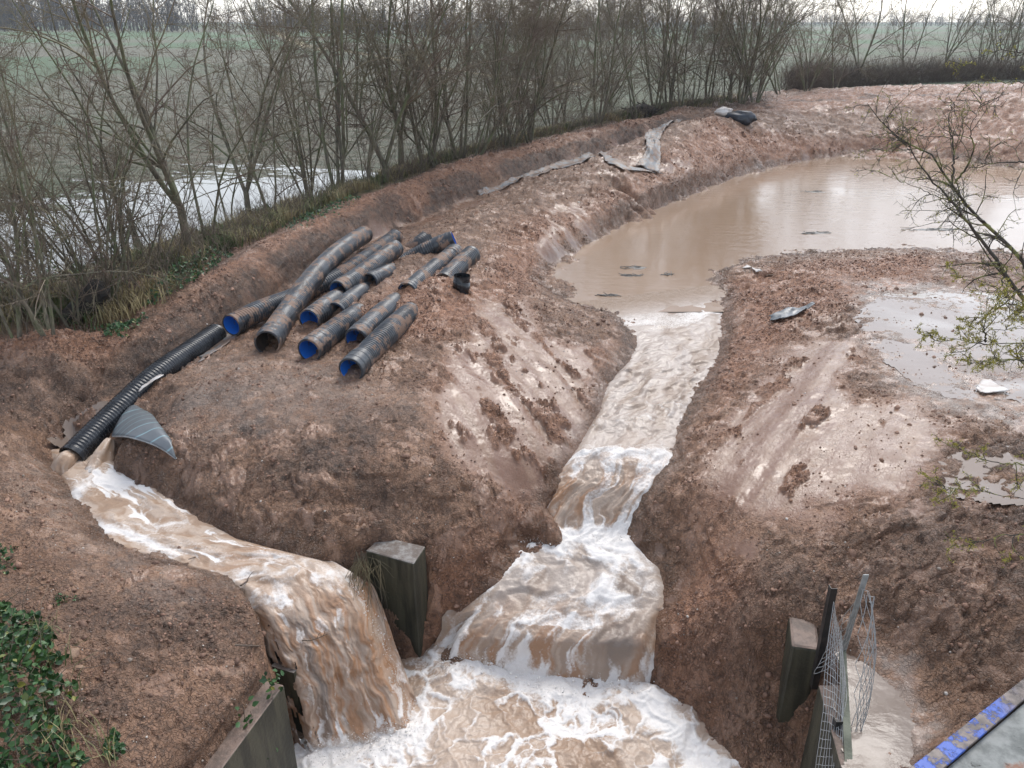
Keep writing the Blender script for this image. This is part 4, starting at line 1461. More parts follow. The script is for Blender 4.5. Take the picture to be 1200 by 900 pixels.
# ------------------------------------------------------------------ sheets
def draped(name, px_corners_l, px_corners_r, mat, label, cat, n1=40, n2=14, up=.03, amp=.03, seed=5, thick=.008, group=None, lift=None):
    """a thin sheet laid over the land between two edge lines"""
    a = resample(hits(px_corners_l), n1)
    b = resample(hits(px_corners_r), n1)
    t = np.linspace(0, 1, n2)[None, :, None]
    G = a[:, None] * (1 - t) + b[:, None] * t
    x, y = G[..., 0], G[..., 1]
    z = np.array(ground_z(x.ravel(), y.ravel())).reshape(x.shape)
    z = np.maximum(blur(z, 1), blur(z, 2)) + up + amp * (fbm(x * 5, y * 5, 4, seed) - .3)
    if lift is not None:
        z = z + lift(np.linspace(0, 1, n1)[:, None], np.linspace(0, 1, n2)[None, :])
    rag = .14 * (fbm(x * 7, y * 7, 4, seed + 3) - .5)
    V = np.stack([x + rag, y + rag, z], -1).reshape(-1, 3)
    org = V.mean(0)
    o = part(name, V, grid_faces(n1, n2), mat, origin=org)
    m = o.modifiers.new('thick', 'SOLIDIFY')
    m.thickness = thick
    tag(o, label, cat, group)
    return o


n = NT("grey_geotextile")
co = n.coord('Object')
n.set('Base Color', n.mix(n.ramp(n.noise(co, 5, 7, .65), .42, .56), (0.20, 0.205, 0.21), (0.20, 0.135, 0.10)))
n.set('Roughness', .5)
n.set('Normal', n.bump(n.noise(co, 9, 6), .5, .03))
MAT_GEO = n.m
MAT_GREYPLAS = simple_mat("grey_blue_plastic", (0.14, 0.155, 0.17), (0.085, 0.095, 0.10), 9, .35, .2, 20)
n = NT("striped_grey_plastic")
wv = n.t.nodes.new("ShaderNodeTexWave")
wv.inputs['Scale'].default_value = 1.6
wv.inputs['Distortion'].default_value = 1.2
n.t.links.new(n.coord('Object', rot=(0, 0, .9)), wv.inputs['Vector'])
n.set('Base Color', n.mix(n.ramp(wv.outputs['Fac'], .965, .995), n.mix(n.noise(n.coord('Object'), 7, 5), (0.085, 0.10, 0.115), (0.17, 0.185, 0.195)), (0.22, .33, .36)))
n.set('Roughness', .35)
MAT_STRIPE = n.m
MAT_WHITEPLAS = simple_mat("dirty_white_plastic", (0.62, 0.60, 0.58), (0.42, 0.36, 0.32), 5, .5, .4, 14)
MAT_GALV0 = simple_mat("pale_plastic_rim", (0.40, 0.42, 0.43), (0.28, 0.29, 0.29), 9, .4)
MAT_DARKTARP = simple_mat("dark_blue_tarpaulin", (0.035, 0.045, 0.065), (0.012, 0.015, 0.022), 5, .4, .5, 12)

draped("geotextile_sheet", [(560, 226), (600, 211), (640, 197), (668, 188), (694, 181)], [(562, 232), (602, 217), (642, 204), (672, 196), (698, 188)], MAT_GEO,
       "narrow strip of grey geotextile along the trench lip above the pond bank", "geotextile", n1=70, n2=10, up=.02, amp=.10)
draped("geotextile_sheet", [(786, 146), (768, 153), (755, 163), (757, 180), (744, 198)], [(800, 143), (782, 151), (772, 166), (774, 188), (772, 207)], MAT_GEO,
       "crumpled grey geotextile hanging down the far pond bank", "geotextile", n1=60, n2=22, up=.03, amp=.22)
draped("geotextile_sheet", [(700, 183), (712, 192), (726, 203), (748, 205)], [(704, 180), (718, 188), (735, 199), (780, 207)], MAT_GEO,
       "flattened grey geotextile fold at the foot of the hanging sheet on the pond bank", "geotextile", n1=40, n2=8, up=.04)
draped("geotextile_sheet", [(240, 412), (255, 404), (285, 382)], [(232, 428), (252, 414), (292, 388)], MAT_GEO,
       "muddy grey geotextile scrap beside the outflow pipe", "geotextile", n1=30, n2=10, up=.02, amp=.02)
# pale edge of membrane along the outflow pipe
draped("membrane_strip", [(160, 468), (185, 448), (205, 432), (228, 413), (250, 396)], [(163, 471), (188, 451), (208, 434), (230, 415), (252, 398)], MAT_WHITEPLAS,
       "thin white plastic membrane edge along the right side of the outflow pipe", "plastic membrane", n1=50, n2=5, up=.06, amp=.05)
# curved half-pipe sheet by the mouth
def over(px, py, up):
    q = hit(px, py, up)
    d = ray(px, py)
    return np.array([0, 0, CAMZ]) + d * (q[1] / d[1])


a = np.array([over(132, 511, .12), over(150, 512, .14), over(172, 518, .13), over(190, 526, .09), over(207, 538, .02)])
b = np.array([over(156, 474, .02), over(166, 480, .03), over(178, 487, .04), over(186, 498, .04), over(199, 516, .03)])
a, b = smooth_line(a, 24), smooth_line(b, 24)
t = np.linspace(0, 1, 14)[None, :, None]
G = a[:, None] * (1 - t) + b[:, None] * t
G[..., 2] += .05 * np.sin(np.linspace(0, math.pi, 14))[None, :]
o = part("plastic_sheet", G.reshape(-1, 3), grid_faces(24, 14), MAT_STRIPE, origin=G.reshape(-1, 3).mean(0))
o.modifiers.new('thick', 'SOLIDIFY').thickness = .018
part("rim", *tubes(G[None, :, 0] - G.reshape(-1, 3).mean(0) + G.reshape(-1, 3).mean(0), np.full((1, 24), .012), 6), MAT_GALV0, o)
tag(o, "curved grey-blue plastic sheet jutting over the channel beside the outflow pipe", "plastic sheet")

# torn sheet in the right bank, pale scraps
draped("plastic_scrap", [(900, 378), (915, 373), (935, 366), (950, 362)], [(904, 382), (920, 379), (938, 371), (954, 364)], MAT_GREYPLAS,
       "grey-green torn plastic half buried in the clods of the right bank", "plastic scrap", n1=30, n2=10, up=.05, amp=.12)
draped("plastic_scrap", [(868, 316), (880, 318), (886, 324)], [(876, 314), (888, 320), (892, 325)], MAT_WHITEPLAS,
       "small white plastic scrap on the red soil at the pond edge", "plastic scrap", n1=16, n2=6, up=.03, amp=.04)
draped("plastic_scrap", [(1143, 458), (1150, 449), (1160, 448)], [(1150, 464), (1170, 464), (1182, 462)], MAT_WHITEPLAS,
       "bright white plastic scrap lying in the wet flat mud at the right edge", "plastic scrap", n1=16, n2=10, up=.03, amp=.04)

# tarpaulin bundle on the far bank
tb = hit(860, 137)
root = empty("tarpaulin_bundle", tuple(tb))
tag(root, "crumpled dark blue and white tarpaulin heap on top of the far bank", "tarpaulin")


def lump(c, sx, sy, sz, rz, seed, k=26, m=18, rough=.35):
    a, b = np.linspace(0, 2 * math.pi, k, endpoint=False), np.linspace(.02, math.pi - .02, m)
    A_, B_ = np.meshgrid(a, b)
    d = np.stack([np.cos(A_) * np.sin(B_), np.sin(A_) * np.sin(B_), np.cos(B_)], -1)
    nz = fbm(d[..., 0] * 2 + seed, d[..., 1] * 2 + d[..., 2] * 1.7, 4, seed) - .5
    d = d * (1 + rough * 2 * nz)[..., None] * [sx, sy, sz]
    c_, s_ = math.cos(rz), math.sin(rz)
    v = np.stack([d[..., 0] * c_ - d[..., 1] * s_, d[..., 0] * s_ + d[..., 1] * c_, d[..., 2]], -1)
    return v.reshape(-1, 3) + c, grid_faces(m, k, wrap=True)[:, ::-1]


part('dark_sheet', *lump(PY(866, 137, 30.4) + [0, 0, -.05], .62, .35, .26, -.5, 3), MAT_DARKTARP, root)
part('white_sheet', *lump(PY(848, 131, 30.6), .34, .26, .16, .1, 8), MAT_WHITEPLAS, root)

# dark rubbish heap by the hedge
MAT_DARKWOOD = simple_mat("dark_rotten_wood", (0.045, 0.036, 0.03), (0.014, 0.012, 0.011), 9, .8, .7, 24, .03)
hb = hit(752, 136)
part_v = [lump(hb + [0, 0, .15], .55, .4, .28, .2, 11, rough=.5)]
rs = np.random.RandomState(5)
for k in range(26):
    c = hb + [rs.uniform(-.5, .5), rs.uniform(-.3, .3), rs.uniform(.1, .4)]
    d = rs.normal(size=3) * [1, .6, .25]
    d /= np.linalg.norm(d)
    part_v.append(tubes(np.array([[c - d * .35, c, c + d * rs.uniform(.2, .5)]]), np.full((1, 3), .022), 5))
o = part("brushwood_pile", *join(part_v), MAT_DARKWOOD, origin=hb)
tag(o, "small dark pile of cut brushwood at the foot of the hedge", "brushwood pile")

MAT_SCUM = simple_mat("grey_scum", (0.13, 0.125, 0.115), (0.055, 0.05, 0.045), 9, .5, .5, 24, .02)
# floating debris on the pond
for k, (px, py, sx, sy, lab) in enumerate([(742, 314, .30, .10, "dark twiggy debris floating near the pond outlet, nearer the far bank"), (738, 323, .24, .05, "thin dark scum patch floating just below the twiggy debris"),
                                            (712, 346, .20, .06, "small dark scrap floating close to the left shore by the outlet"), (953, 225, .36, .12, "dark low patch of debris in the middle of the pond"),
                                            (955, 273, .42, .12, "dark flat debris patch in the pond off the right bank"), (1097, 269, .85, .16, "long dark grey debris patch in the pond behind the branches"), (782, 322, .10, .04, "tiny dark twig floating off the outlet")]):
    c = P(px, py, POND_Z)
    pieces = [lump(c + [rs.uniform(-.5, .5) * sx, rs.uniform(-.6, .6) * sy, -.012], sx * rs.uniform(.3, .7), sy * rs.uniform(.4, .9), .02, rs.uniform(-.3, .3), 30 + k * 7 + j, 16, 8, .5) for j in range(6)]
    for j in range(10):
        q = c + [rs.uniform(-1, 1) * sx, rs.uniform(-1, 1) * sy, .015]
        d = np.array([rs.normal(), rs.normal() * .5, rs.uniform(-.05, .15)])
        d *= rs.uniform(.05, .12) / np.linalg.norm(d)
        pieces.append(tubes(np.array([[q - d, q, q + d]]), np.full((1, 3), .006), 4))
    o = part("floating_debris", *join(pieces), MAT_SCUM, origin=c)
    tag(o, lab, "debris", "debris floating on the pond")

# ------------------------------------------------------------------ concrete
n = NT("algae_stained_concrete")
co = n.coord('Object')
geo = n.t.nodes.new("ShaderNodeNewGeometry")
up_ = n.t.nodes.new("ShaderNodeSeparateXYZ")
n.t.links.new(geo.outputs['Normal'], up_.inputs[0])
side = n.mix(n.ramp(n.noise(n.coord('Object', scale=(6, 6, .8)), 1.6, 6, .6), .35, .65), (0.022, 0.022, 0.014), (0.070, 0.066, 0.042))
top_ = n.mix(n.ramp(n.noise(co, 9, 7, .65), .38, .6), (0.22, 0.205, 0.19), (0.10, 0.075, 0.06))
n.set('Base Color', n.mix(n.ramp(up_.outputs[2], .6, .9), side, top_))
n.set('Roughness', .55)
n.set('Normal', n.bump(n.noise(co, 24, 7, .65), .5, .015))
MAT_CONC = n.m

MAT_CONCMUD = MAT_CONC.copy()
MAT_CONCMUD.name = "mud_topped_concrete"
for nd in MAT_CONCMUD.node_tree.nodes:
    if nd.type == 'MIX' and abs(nd.inputs[6].default_value[0] - .22) < .001:
        nd.inputs[6].default_value = (.10, .07, .055, 1)
        nd.inputs[7].default_value = (.19, .13, .10, 1)
# pillar between the two falls
tz = 1.2
tl = [P(428, 645, tz), P(485, 661, tz), P(499, 640, tz), P(447, 628, tz)]
bt = [q * 1 for q in tl]
v, f = box_between([[q[0], q[1], -.5] for q in tl], tl)
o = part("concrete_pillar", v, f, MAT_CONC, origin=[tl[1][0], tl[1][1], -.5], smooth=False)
bevel(o, .018)
tag(o, "square mossy concrete pillar between the two waterfalls, grey wet top", "concrete pillar")
# left wing wall
d_ = (HW_B - HW_A) / np.linalg.norm(HW_B - HW_A)
nrm = np.array([d_[1], -d_[0], 0])
nrm = nrm if nrm[0] < 0 else -nrm
A0, B0 = HW_A - d_ * .03 - nrm * .045, HW_B + d_ * 1.8 - nrm * .10
A0 = A0 - nrm * .055
A0[2] = B0[2] = 1.04
tl = [A0, B0, B0 + nrm * .2, A0 + nrm * .2]
v, f = box_between([[q[0], q[1], -.6] for q in tl], tl)
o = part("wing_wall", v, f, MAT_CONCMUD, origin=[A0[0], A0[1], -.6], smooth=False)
bevel(o, .015)
tag(o, "dark green stained concrete wing wall left of the near waterfall", "concrete wall")
# sill under the fall
A1, B1 = A0 + np.array([.0, .05, 0]), P(440, 672, 1.0)
A1 = A1 + (B1 - A1) * .22
A1[2] = B1[2] = .72
n2 = np.array([-(B1 - A1)[1], (B1 - A1)[0], 0])
n2 /= np.linalg.norm(n2)
tl = [A1 + n2 * .2, B1 + n2 * .12, B1 + n2 * .4, A1 + n2 * .45]
v, f = box_between([[q[0], q[1], -.6] for q in tl], tl)
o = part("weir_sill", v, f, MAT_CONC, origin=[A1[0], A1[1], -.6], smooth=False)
tag(o, "dark concrete weir sill behind the curtain of the near waterfall", "weir sill")
# right abutment
tz = 1.2
p0, p1, p2, p3 = P(927, 757, tz), P(962, 762, tz), P(975, 738, tz), P(924, 721, tz)
p2 = p1 + (p3 - p0)
lf = p0 + (p3 - p0) * .0
loop = [p0, p1, p2, p3]
v, f = box_between([[q[0], q[1], -.4] for q in loop], loop)
o = part("concrete_abutment", v, f, MAT_CONCMUD, origin=[p0[0], p0[1], -.4], smooth=False)
bevel(o, .03, 2)
tag(o, "near-black stained concrete abutment beside the wire fence, right of the cascade", "concrete abutment")
# low wall along the outlet under the fence
q0, q1 = P(955, 800, 1.16), P(962, 930, 1.16)
loop = [q0 + [0.02, -.02, 0], q1 + [0.02, -1.2, 0], q1 + [.24, -1.2, 0], q0 + [.22, -.02, 0]]
v, f = box_between([[q[0], q[1], -.4] for q in loop], loop)
o = part("outlet_wall", v, f, MAT_CONCMUD, origin=[q0[0], q0[1], -.4], smooth=False)
bevel(o, .015)
tag(o, "low concrete outlet wall carrying the wire fence", "concrete wall")

# ------------------------------------------------------------------ wire fence
MAT_STEEL = simple_mat("black_painted_steel", (0.012, 0.012, 0.013), (0.03, 0.026, 0.024), 12, .45, .2, 40)
MAT_GALV = simple_mat("galvanised_strip", (0.30, 0.315, 0.31), (0.19, 0.20, 0.19), 9, .5, .2, 40)
n = NT("fence_wire")
n.set('Base Color', (0.42, 0.43, 0.43))
n.set('Metallic', .6)
n.set('Roughness', .45)
MAT_WIRE = n.m
fb = PY(957, 806, 5.12)
root = empty("wire_fence", tuple(fb))
tag(root, "leaning wire mesh fence with black angle posts and a grey strip beside the abutment", "fence")


def angle_post(top, bot, w, t=.006):
    """L-shaped steel section"""
    top, bot = np.asarray(top), np.asarray(bot)
    prof = [(0, 0), (w, 0), (w, t), (t, t), (t, w), (0, w)]
    b = [bot + [x, y, 0] for x, y in prof]
    tt = [top + [x, y, 0] for x, y in prof]
    return box_between(b, tt)


v, f = angle_post(PY(974, 690, 5.10), PY(951, 808, 5.10), .055)
part('post', v, f, MAT_STEEL, root, smooth=False)
v, f = angle_post(PY(980, 846, 4.35), PY(960, 925, 4.35), .055)
part('post', v, f, MAT_STEEL, root, smooth=False)
a0, a1 = PY(1012, 674, 5.0), PY(985, 764, 5.0)
w_ = np.array([.045, 0, 0])
th_ = np.array([0, .012, 0])
v, f = box_between([a1, a1 + w_, a1 + w_ + th_, a1 + th_], [a0, a0 + w_, a0 + w_ + th_, a0 + th_])
part('strip', v, f, MAT_GALV, root, smooth=False)
a1b, a2 = PY(984, 762, 4.99), PY(991, 910, 3.95)
v, f = box_between([a2, a2 + [.06, 0, 0], a2 + [.06, .0, -.05], a2 + [0, 0, -.05]], [a1b, a1b + [.055, 0, 0], a1b + [.055, 0, -.05], a1b + [0, 0, -.05]])
part('rail', v, f, simple_mat("greenish_grey_timber", (0.19, 0.20, 0.15), (0.10, 0.11, 0.08), 8, .7), root, smooth=False)


def wire_net(c00, c10, c01, c11, nu, nv, bulge, mat, name, diag=False, rad=.0026, seed=3):
    """wires between four corners (u across, v along)"""
    c00, c10, c01, c11 = map(np.asarray, (c00, c10, c01, c11))

    def pt(u, v):
        u, v = np.asarray(u)[..., None], np.asarray(v)[..., None]
        p = c00 * (1 - u) * (1 - v) + c10 * u * (1 - v) + c01 * (1 - u) * v + c11 * u * v
        w = np.sin(np.pi * np.clip(u, 0, 1)) * np.sin(np.pi * np.clip(v * .9 + .05, 0, 1))
        wob = np.concatenate([fbm(u * 3 + 7, v * 3, 3, seed) - .5, fbm(u * 3, v * 3 + 4, 3, seed + 1) - .5, fbm(u * 3 + 2, v * 3 + 9, 3, seed + 2) - .5], -1)
        return p + w * np.asarray(bulge) + wob * .04
    L = []
    t = np.linspace(0, 1, 24)
    if not diag:
        for u in np.linspace(0, 1, nu):
            L.append(pt(np.full(24, u), t))
        for v in np.linspace(0, 1, nv):
            L.append(pt(t, np.full(24, v)))
    else:
        for k in np.linspace(-1, 1, nu):
            for sg in (1, -1):
                uu_ = (t if sg > 0 else 1 - t)
                vv = t * .9 + k
                m = (vv >= 0) & (vv <= 1)
                if m.sum() > 2:
                    x = pt(uu_[m], vv[m])
                    L.append(resample(x, 24))
        L.append(pt(np.full(24, 1.0), t))
        L.append(pt(t, np.full(24, 0.0)))
    L = np.array(L)
    vv, ff = tubes(L, np.full(L.shape[:2], rad), 4)
    part(name, vv, ff, mat, root)


wire_net(PY(976, 705, 5.08), PY(990, 760, 4.98), PY(956, 905, 4.2), PY(990, 905, 4.0), 12, 22, [.02, 0, .02], MAT_WIRE, 'wire_mesh')
wire_net(PY(972, 745, 5.09), PY(1012, 690, 5.0), PY(955, 790, 5.0), PY(990, 770, 4.98), 6, 8, [.02, -.02, 0], MAT_WIRE, 'wire_mesh', seed=9)
wire_net(PY(1010, 690, 5.0), PY(1024, 700, 4.95), PY(992, 890, 4.2), PY(1000, 880, 4.3), 12, 8, [.10, -.05, .03], MAT_WIRE, 'loose_netting', diag=True, seed=13)

# ------------------------------------------------------------------ bridge edge at the lower right
n = NT("flaking_blue_paint")
co = n.coord('Object')
pf = n.ramp(n.noise(n.coord('Object', scale=(1, 1, 1), rot=(0, 0, .7)), 9, 9, .72), .46, .53)
sx = n.t.nodes.new("ShaderNodeSeparateXYZ")
n.t.links.new(co, sx.inputs[0])
fad = n.math('MULTIPLY', n.ramp(n.math('ADD', sx.outputs[0], n.math('MULTIPLY', n.noise(co, 5, 4), .3)), 1.05, 1.25, 1, 0), n.ramp(n.math('ADD', sx.outputs[0], n.math('MULTIPLY', n.noise(co, 5, 4), .3)), -.2, .2, .5, 1))
blue = n.mix(n.noise(co, 14, 5), (0.012, 0.055, 0.34), (0.03, 0.11, 0.46))
n.set('Base Color', n.mix(n.math('MULTIPLY', pf, fad), n.mix(n.ramp(n.noise(co, 16, 5), .35, .65), (0.060, 0.045, 0.040), (0.17, 0.135, 0.12)), blue))
n.set('Roughness', .42)
n.set('Normal', n.bump(pf, .4, .006))
MAT_BLUEPAINT = n.m
bz = 2.3
u0, u1 = P(1216, 782, bz), P(1040, 920, bz)
l0, l1 = P(1216, 806, bz), P(1078, 924, bz)
loop = [u0, u1, l1, l0]
v, f = box_between([q - [0, 0, .02] for q in loop], loop)
root = empty("bridge_beam", tuple(u1 - [0, 0, .32]))
tag(root, "rusty steel bridge beam with flaking bright blue paint at the lower right", "steel beam")
o = part('top_flange', v, f, MAT_BLUEPAINT, root, smooth=False)
bevel(o, .003, 1)
m0, m1 = (u0 + l0) / 2, (u1 + l1) / 2
dd = (l0 - u0) * .06
loop = [m0 - dd, m1 - dd, m1 + dd, m0 + dd]
v, f = box_between([q - [0, 0, .3] for q in loop], [q - [0, 0, .022] for q in loop])
part('web', v, f, MAT_STEEL, root, smooth=False)
n = NT("weathered_deck_concrete")
co = n.coord('Object')
c = n.mix(n.ramp(n.noise(co, 5, 7, .65), .36, .6), (0.10, 0.11, 0.105), (0.23, 0.24, 0.23))
c = n.mix(n.ramp(n.noise(co, 3, 6, .6), .58, .66), c, (0.20, 0.085, 0.045))
c = n.mix(n.ramp(n.noise(co, 12, 6, .6), .62, .68), c, (0.03, 0.03, 0.028))
n.set('Base Color', c)
n.set('Roughness', .6)
n.set('Normal', n.bump(n.noise(co, 30, 6), .4, .01))
dz_ = bz - .035
e0, e1 = P(1222, 806, dz_), P(1070, 934, dz_)
loop = [e0, e1, e1 + [1.6, -1.0, 0], e0 + [2.4, -.6, 0]]
v, f = box_between([q - [0, 0, .25] for q in loop], loop)
o = part("bridge_deck", v, f, n.m, origin=e1 - [0, 0, .25], smooth=False)
tag(o, "weathered grey concrete bridge deck corner behind the blue beam", "bridge deck")

# old timber posts in the hedge bottom
MAT_OLDPOST = simple_mat("old_timber", (0.085, 0.075, 0.055), (0.04, 0.036, 0.028), 10, .85, .6, 30, .02, stretch=(3, 3, .5))
for px, py, hh_, w, lab in ((160, 290, .95, .07, "old grey-green timber fence post standing before the flood, left of the big trunk"),):
    c = hit(px, py)
    v, f = tubes(np.array([[c + [0, 0, -.2], c + [.01, 0, hh_ * .5], c + [-.02, 0, hh_ * .93], c + [-.02, 0, hh_], c + [-.02, 0, hh_ + .002]]]), np.array([[w, w * .95, w * .9, w * .8, .002]]), 9)
    o = part("fence_post", v, f, MAT_OLDPOST, origin=c)
    tag(o, lab, "fence post")
# fallen dark stump
c = hit(112, 372)
v, f = tubes(np.array([[c + [-.3, -.1, 0.0], c + [-.1, -.03, .2], c + [.1, .05, .42], c + [.17, .07, .52], c + [.172, .071, .522]]]), np.array([[.2, .19, .18, .15, .004]]), 12)
v = v + .03 * (fbm(v[:, 0] * 6, v[:, 1] * 6 + v[:, 2] * 5, 3, 9)[:, None] - .5)
o = part("tree_stump", v, f, MAT_DARKWOOD, origin=c)
tag(o, "leaning black rotten stump at the end of the spoil mound", "tree stump")

# ------------------------------------------------------------------ bare winter trees
n = NT("bare_bark")
co = n.coord('Object', scale=(3, 3, .8))
b_ = n.mix(n.ramp(n.noise(co, 4, 6, .6), .35, .65), (0.085, 0.072, 0.056), (0.200, 0.180, 0.130))
b_ = n.mix(n.ramp(n.noise(n.coord('Object'), 1.6, 4, .6), .42, .62, 0, .75), b_, (0.135, 0.165, 0.075))
n.set('Base Color', b_)
n.set('Roughness', .8)
n.set('Normal', n.bump(n.noise(co, 9, 6), .5, .02))
MAT_BARK = n.m
n = NT("thin_twigs")
n.set('Base Color', n.mix(n.ramp(n.noise(n.coord('Object'), .9, 3), .38, .62), (0.150, 0.110, 0.085), (0.200, 0.175, 0.110)))
n.set('Roughness', .75)
MAT_TWIG = n.m
n = NT("dark_stems")
n.set('Base Color', n.mix(n.ramp(n.noise(n.coord('Object'), 2, 3), .38, .62), (0.095, 0.068, 0.055), (0.165, 0.130, 0.095)))
n.set('Roughness', .8)
MAT_STEM = n.m


def unit(v):
    return v / np.maximum(np.linalg.norm(v, axis=-1, keepdims=True), 1e-9)


def grow(rs, base, dirs, lens, r0, npts, wob, up, taper=.35):
    """curved shoots: base (B,3), dirs (B,3)"""
    B = len(base)
    P_ = np.zeros((B, npts, 3))
    P_[:, 0] = base
    d = unit(dirs)
    drift = rs.normal(size=(B, 3)) * wob
    for i in range(1, npts):
        d = unit(d + drift / npts * 1.2 + rs.normal(size=(B, 3)) * wob / npts ** .5 * .55 + np.array([0, 0, up]) / npts)
        P_[:, i] = P_[:, i - 1] + d * (lens / (npts - 1))[:, None]
    rad = r0[:, None] * (1 - (1 - taper) * np.linspace(0, 1, npts)[None, :])
    return P_, rad


def shoots(rs, par, prad, per, t0, t1, ang, ang_s, lens, lratio_tip, rr, npts, wob, up, rmin):
    B, m, _ = par.shape
    idx = np.repeat(np.arange(B), per)
    t = rs.uniform(t0, t1, len(idx))
    f = t * (m - 1)
    i = np.minimum(f.astype(int), m - 2)
    w = (f - i)[:, None]
    base = par[idx, i] * (1 - w) + par[idx, i + 1] * w
    T = unit(par[idx, i + 1] - par[idx, i])
    rv = unit(np.cross(T, rs.normal(size=T.shape)))
    a = np.radians(rs.normal(ang, ang_s, len(idx)))[:, None]
    d = T * np.cos(a) + rv * np.sin(a)
    L = lens[idx] * (1 - (1 - lratio_tip) * t) * rs.uniform(.65, 1.25, len(idx))
    r = np.maximum(((prad[idx, i] * (1 - w[:, 0]) + prad[idx, i + 1] * w[:, 0]) * rr), rmin)
    return grow(rs, base, d, L, r, npts, wob, up) + (L,)


def tree_meshes(name, seed, H=7.0, stems=3, r=.08, spread=.28, fork=.0, dens=1.0, lean=(0, 0), wob=.55, limb_ang=42, trunk_h=0.0, droop=.5):
    """returns trunk mesh data and crown mesh data, base at the origin"""
    rs = np.random.RandomState(seed)
    tr, cr = [], []
    b = np.zeros((stems, 3))
    az = rs.uniform(0, 6.28) + np.arange(stems) * 6.28 / max(1, stems) + rs.normal(0, .4, stems)
    if trunk_h > 0:
        tp, tra = grow(rs, np.array([[0, 0, -.25]]), np.array([[lean[0], lean[1], 1.0]]), np.array([trunk_h + .25]), np.array([r * 1.5]), 6, .12, .2, .85)
        tra[0, 0] *= 1.35
        tr.append(tubes(tp, tra, 9))
        b = np.repeat(tp[:, -1] - [[0, 0, .05]], stems, 0)
    else:
        b[:, 0] = np.cos(az) * r * 1.2
        b[:, 1] = np.sin(az) * r * 1.2
        b[:, 2] = -.25
    sp = rs.uniform(.5, 1.35, stems) * spread
    d = np.stack([np.cos(az) * sp + lean[0], np.sin(az) * sp + lean[1], np.ones(stems)], 1)
    L = H * rs.uniform(.7, 1.05, stems) - trunk_h
    R_ = r * rs.uniform(.6, 1.1, stems)
    s0, sr0 = grow(rs, b, d, L, R_, 12, wob * .6, .35, .22)
    tr.append(tubes(s0, sr0, 8))
    l1, lr1, L1 = shoots(rs, s0, sr0, int(11 * dens), .12, .95, limb_ang, 10, np.full(stems, H * .42), .45, .55, 8, wob, droop, .008)
    big = lr1[:, 0] > .022
    if big.any():
        tr.append(tubes(l1[big], lr1[big], 6))
    if (~big).any():
        cr.append(tubes(l1[~big], lr1[~big], 4))
    l2, lr2, L2 = shoots(rs, l1, lr1, max(2, int(9 * dens)), .08, 1, 44, 14, L1 * .5, .5, .55, 6, wob * 1.2, droop * .8, .005)
    cr.append(tubes(l2, lr2, 4))
    l3, lr3, L3 = shoots(rs, l2, lr2, max(4, int(7 * dens)), .1, 1, 46, 16, L2 * .55, .6, .6, 4, wob * 1.3, droop * .4, .0038)
    cr.append(tubes(l3, lr3, 3))
    l4, lr4, L4 = shoots(rs, l3, lr3, 2, .2, 1, 45, 14, L3 * .55, .6, .7, 3, wob, .2, .0032)
    cr.append(tubes(l4, lr4, 3))
    a = new_mesh(name + "_trunk", *join(tr), MAT_BARK)
    c = new_mesh(name + "_crown", *join(cr), MAT_TWIG)
    return a, c


def put_tree(protos, k, loc, rz, sc, label, group, name="bare_tree"):
    root = empty(name, tuple(loc))
    root.rotation_euler = (0, 0, rz)
    root.scale = (sc, sc, sc)
    tag(root, label, "tree", group)
    link('trunk', protos[k][0], root)
    link('crown', protos[k][1], root)
    return root


PT = [tree_meshes("forked_tree", 11, 7.0, 3, .054, .36, trunk_h=1.0, lean=(-.22, -.05), dens=.85),
      tree_meshes("spreading_tree", 12, 7.0, 3, .058, .45, trunk_h=.7, dens=1.05, limb_ang=45),
      tree_meshes("multi_stem_tree", 13, 7.5, 6, .05, .26, dens=.75),
      tree_meshes("leaning_tree", 14, 7.5, 3, .052, .3, lean=(.45, 0), dens=1.0, wob=.7),
      tree_meshes("slender_tree", 15, 8.0, 2, .05, .16, dens=1.0, limb_ang=30),
      tree_meshes("coppiced_tree", 16, 7.0, 9, .045, .32, dens=.7),
      tree_meshes("upright_tree", 17, 8.5, 4, .052, .26, dens=.9, limb_ang=36, wob=.75),
      tree_meshes("twin_tree", 18, 7.0, 2, .068, .35, trunk_h=.4, dens=1.15)]
SAP = [tree_meshes("sapling", 31, 3.6, 3, .022, .25, dens=.55), tree_meshes("sapling", 32, 4.2, 2, .026, .2, dens=.6), tree_meshes("sapling", 33, 2.8, 5, .018, .4, dens=.5)]

G_H = "bare hedge trees along the trench"
big = [  # px, py of the foot, prototype, turn, scale, label
    (228, 302, 0, 0.4, 1.0, "large forked bare tree with a leaning mossy trunk, biggest at the left of the hedge"),
    (293, 256, 1, 2.2, 1.0, "bare tree with a straight grey trunk and fanned limbs, right of the leaning forked tree"),
    (318, 252, 4, 1.0, .72, "thin short bare tree close beside the fan-limbed tree"),
    (362, 234, 2, .3, 1.0, "thick clump of upright mossy stems with shaggy foot, right of the thin tree"),
    (452, 213, 7, 5.2, 1.05, "dark single-trunk bare tree with a low side limb above the trench ridge"),
    (500, 196, 2, 1.7, 1.05, "dense multi-stemmed bare tree right of the dark single-trunk tree"),
    (18, 396, 4, 4.0, .62, "leftmost bare tree with crooked twiggy limbs at the picture edge"),
    (58, 392, 6, 3.0, .55, "small crooked bare tree with dark knuckled limbs above the left mound"),
    (128, 364, 5, .9, .62, "low bushy clump of thin stems behind the black stump"),
    (540, 186, 6, 2.5, 1.0, "upright many-limbed bare tree above the trench bend, first of the dense thicket"),
    (600, 168, 3, .6, 1.0, "strongly leaning bare tree whose trunk slopes to the right in the thicket"),
]
for px, py, k, rz, sc, lab in big:
    put_tree(PT, k, hit(px, py), rz, sc, lab, G_H)
rs = np.random.RandomState(77)
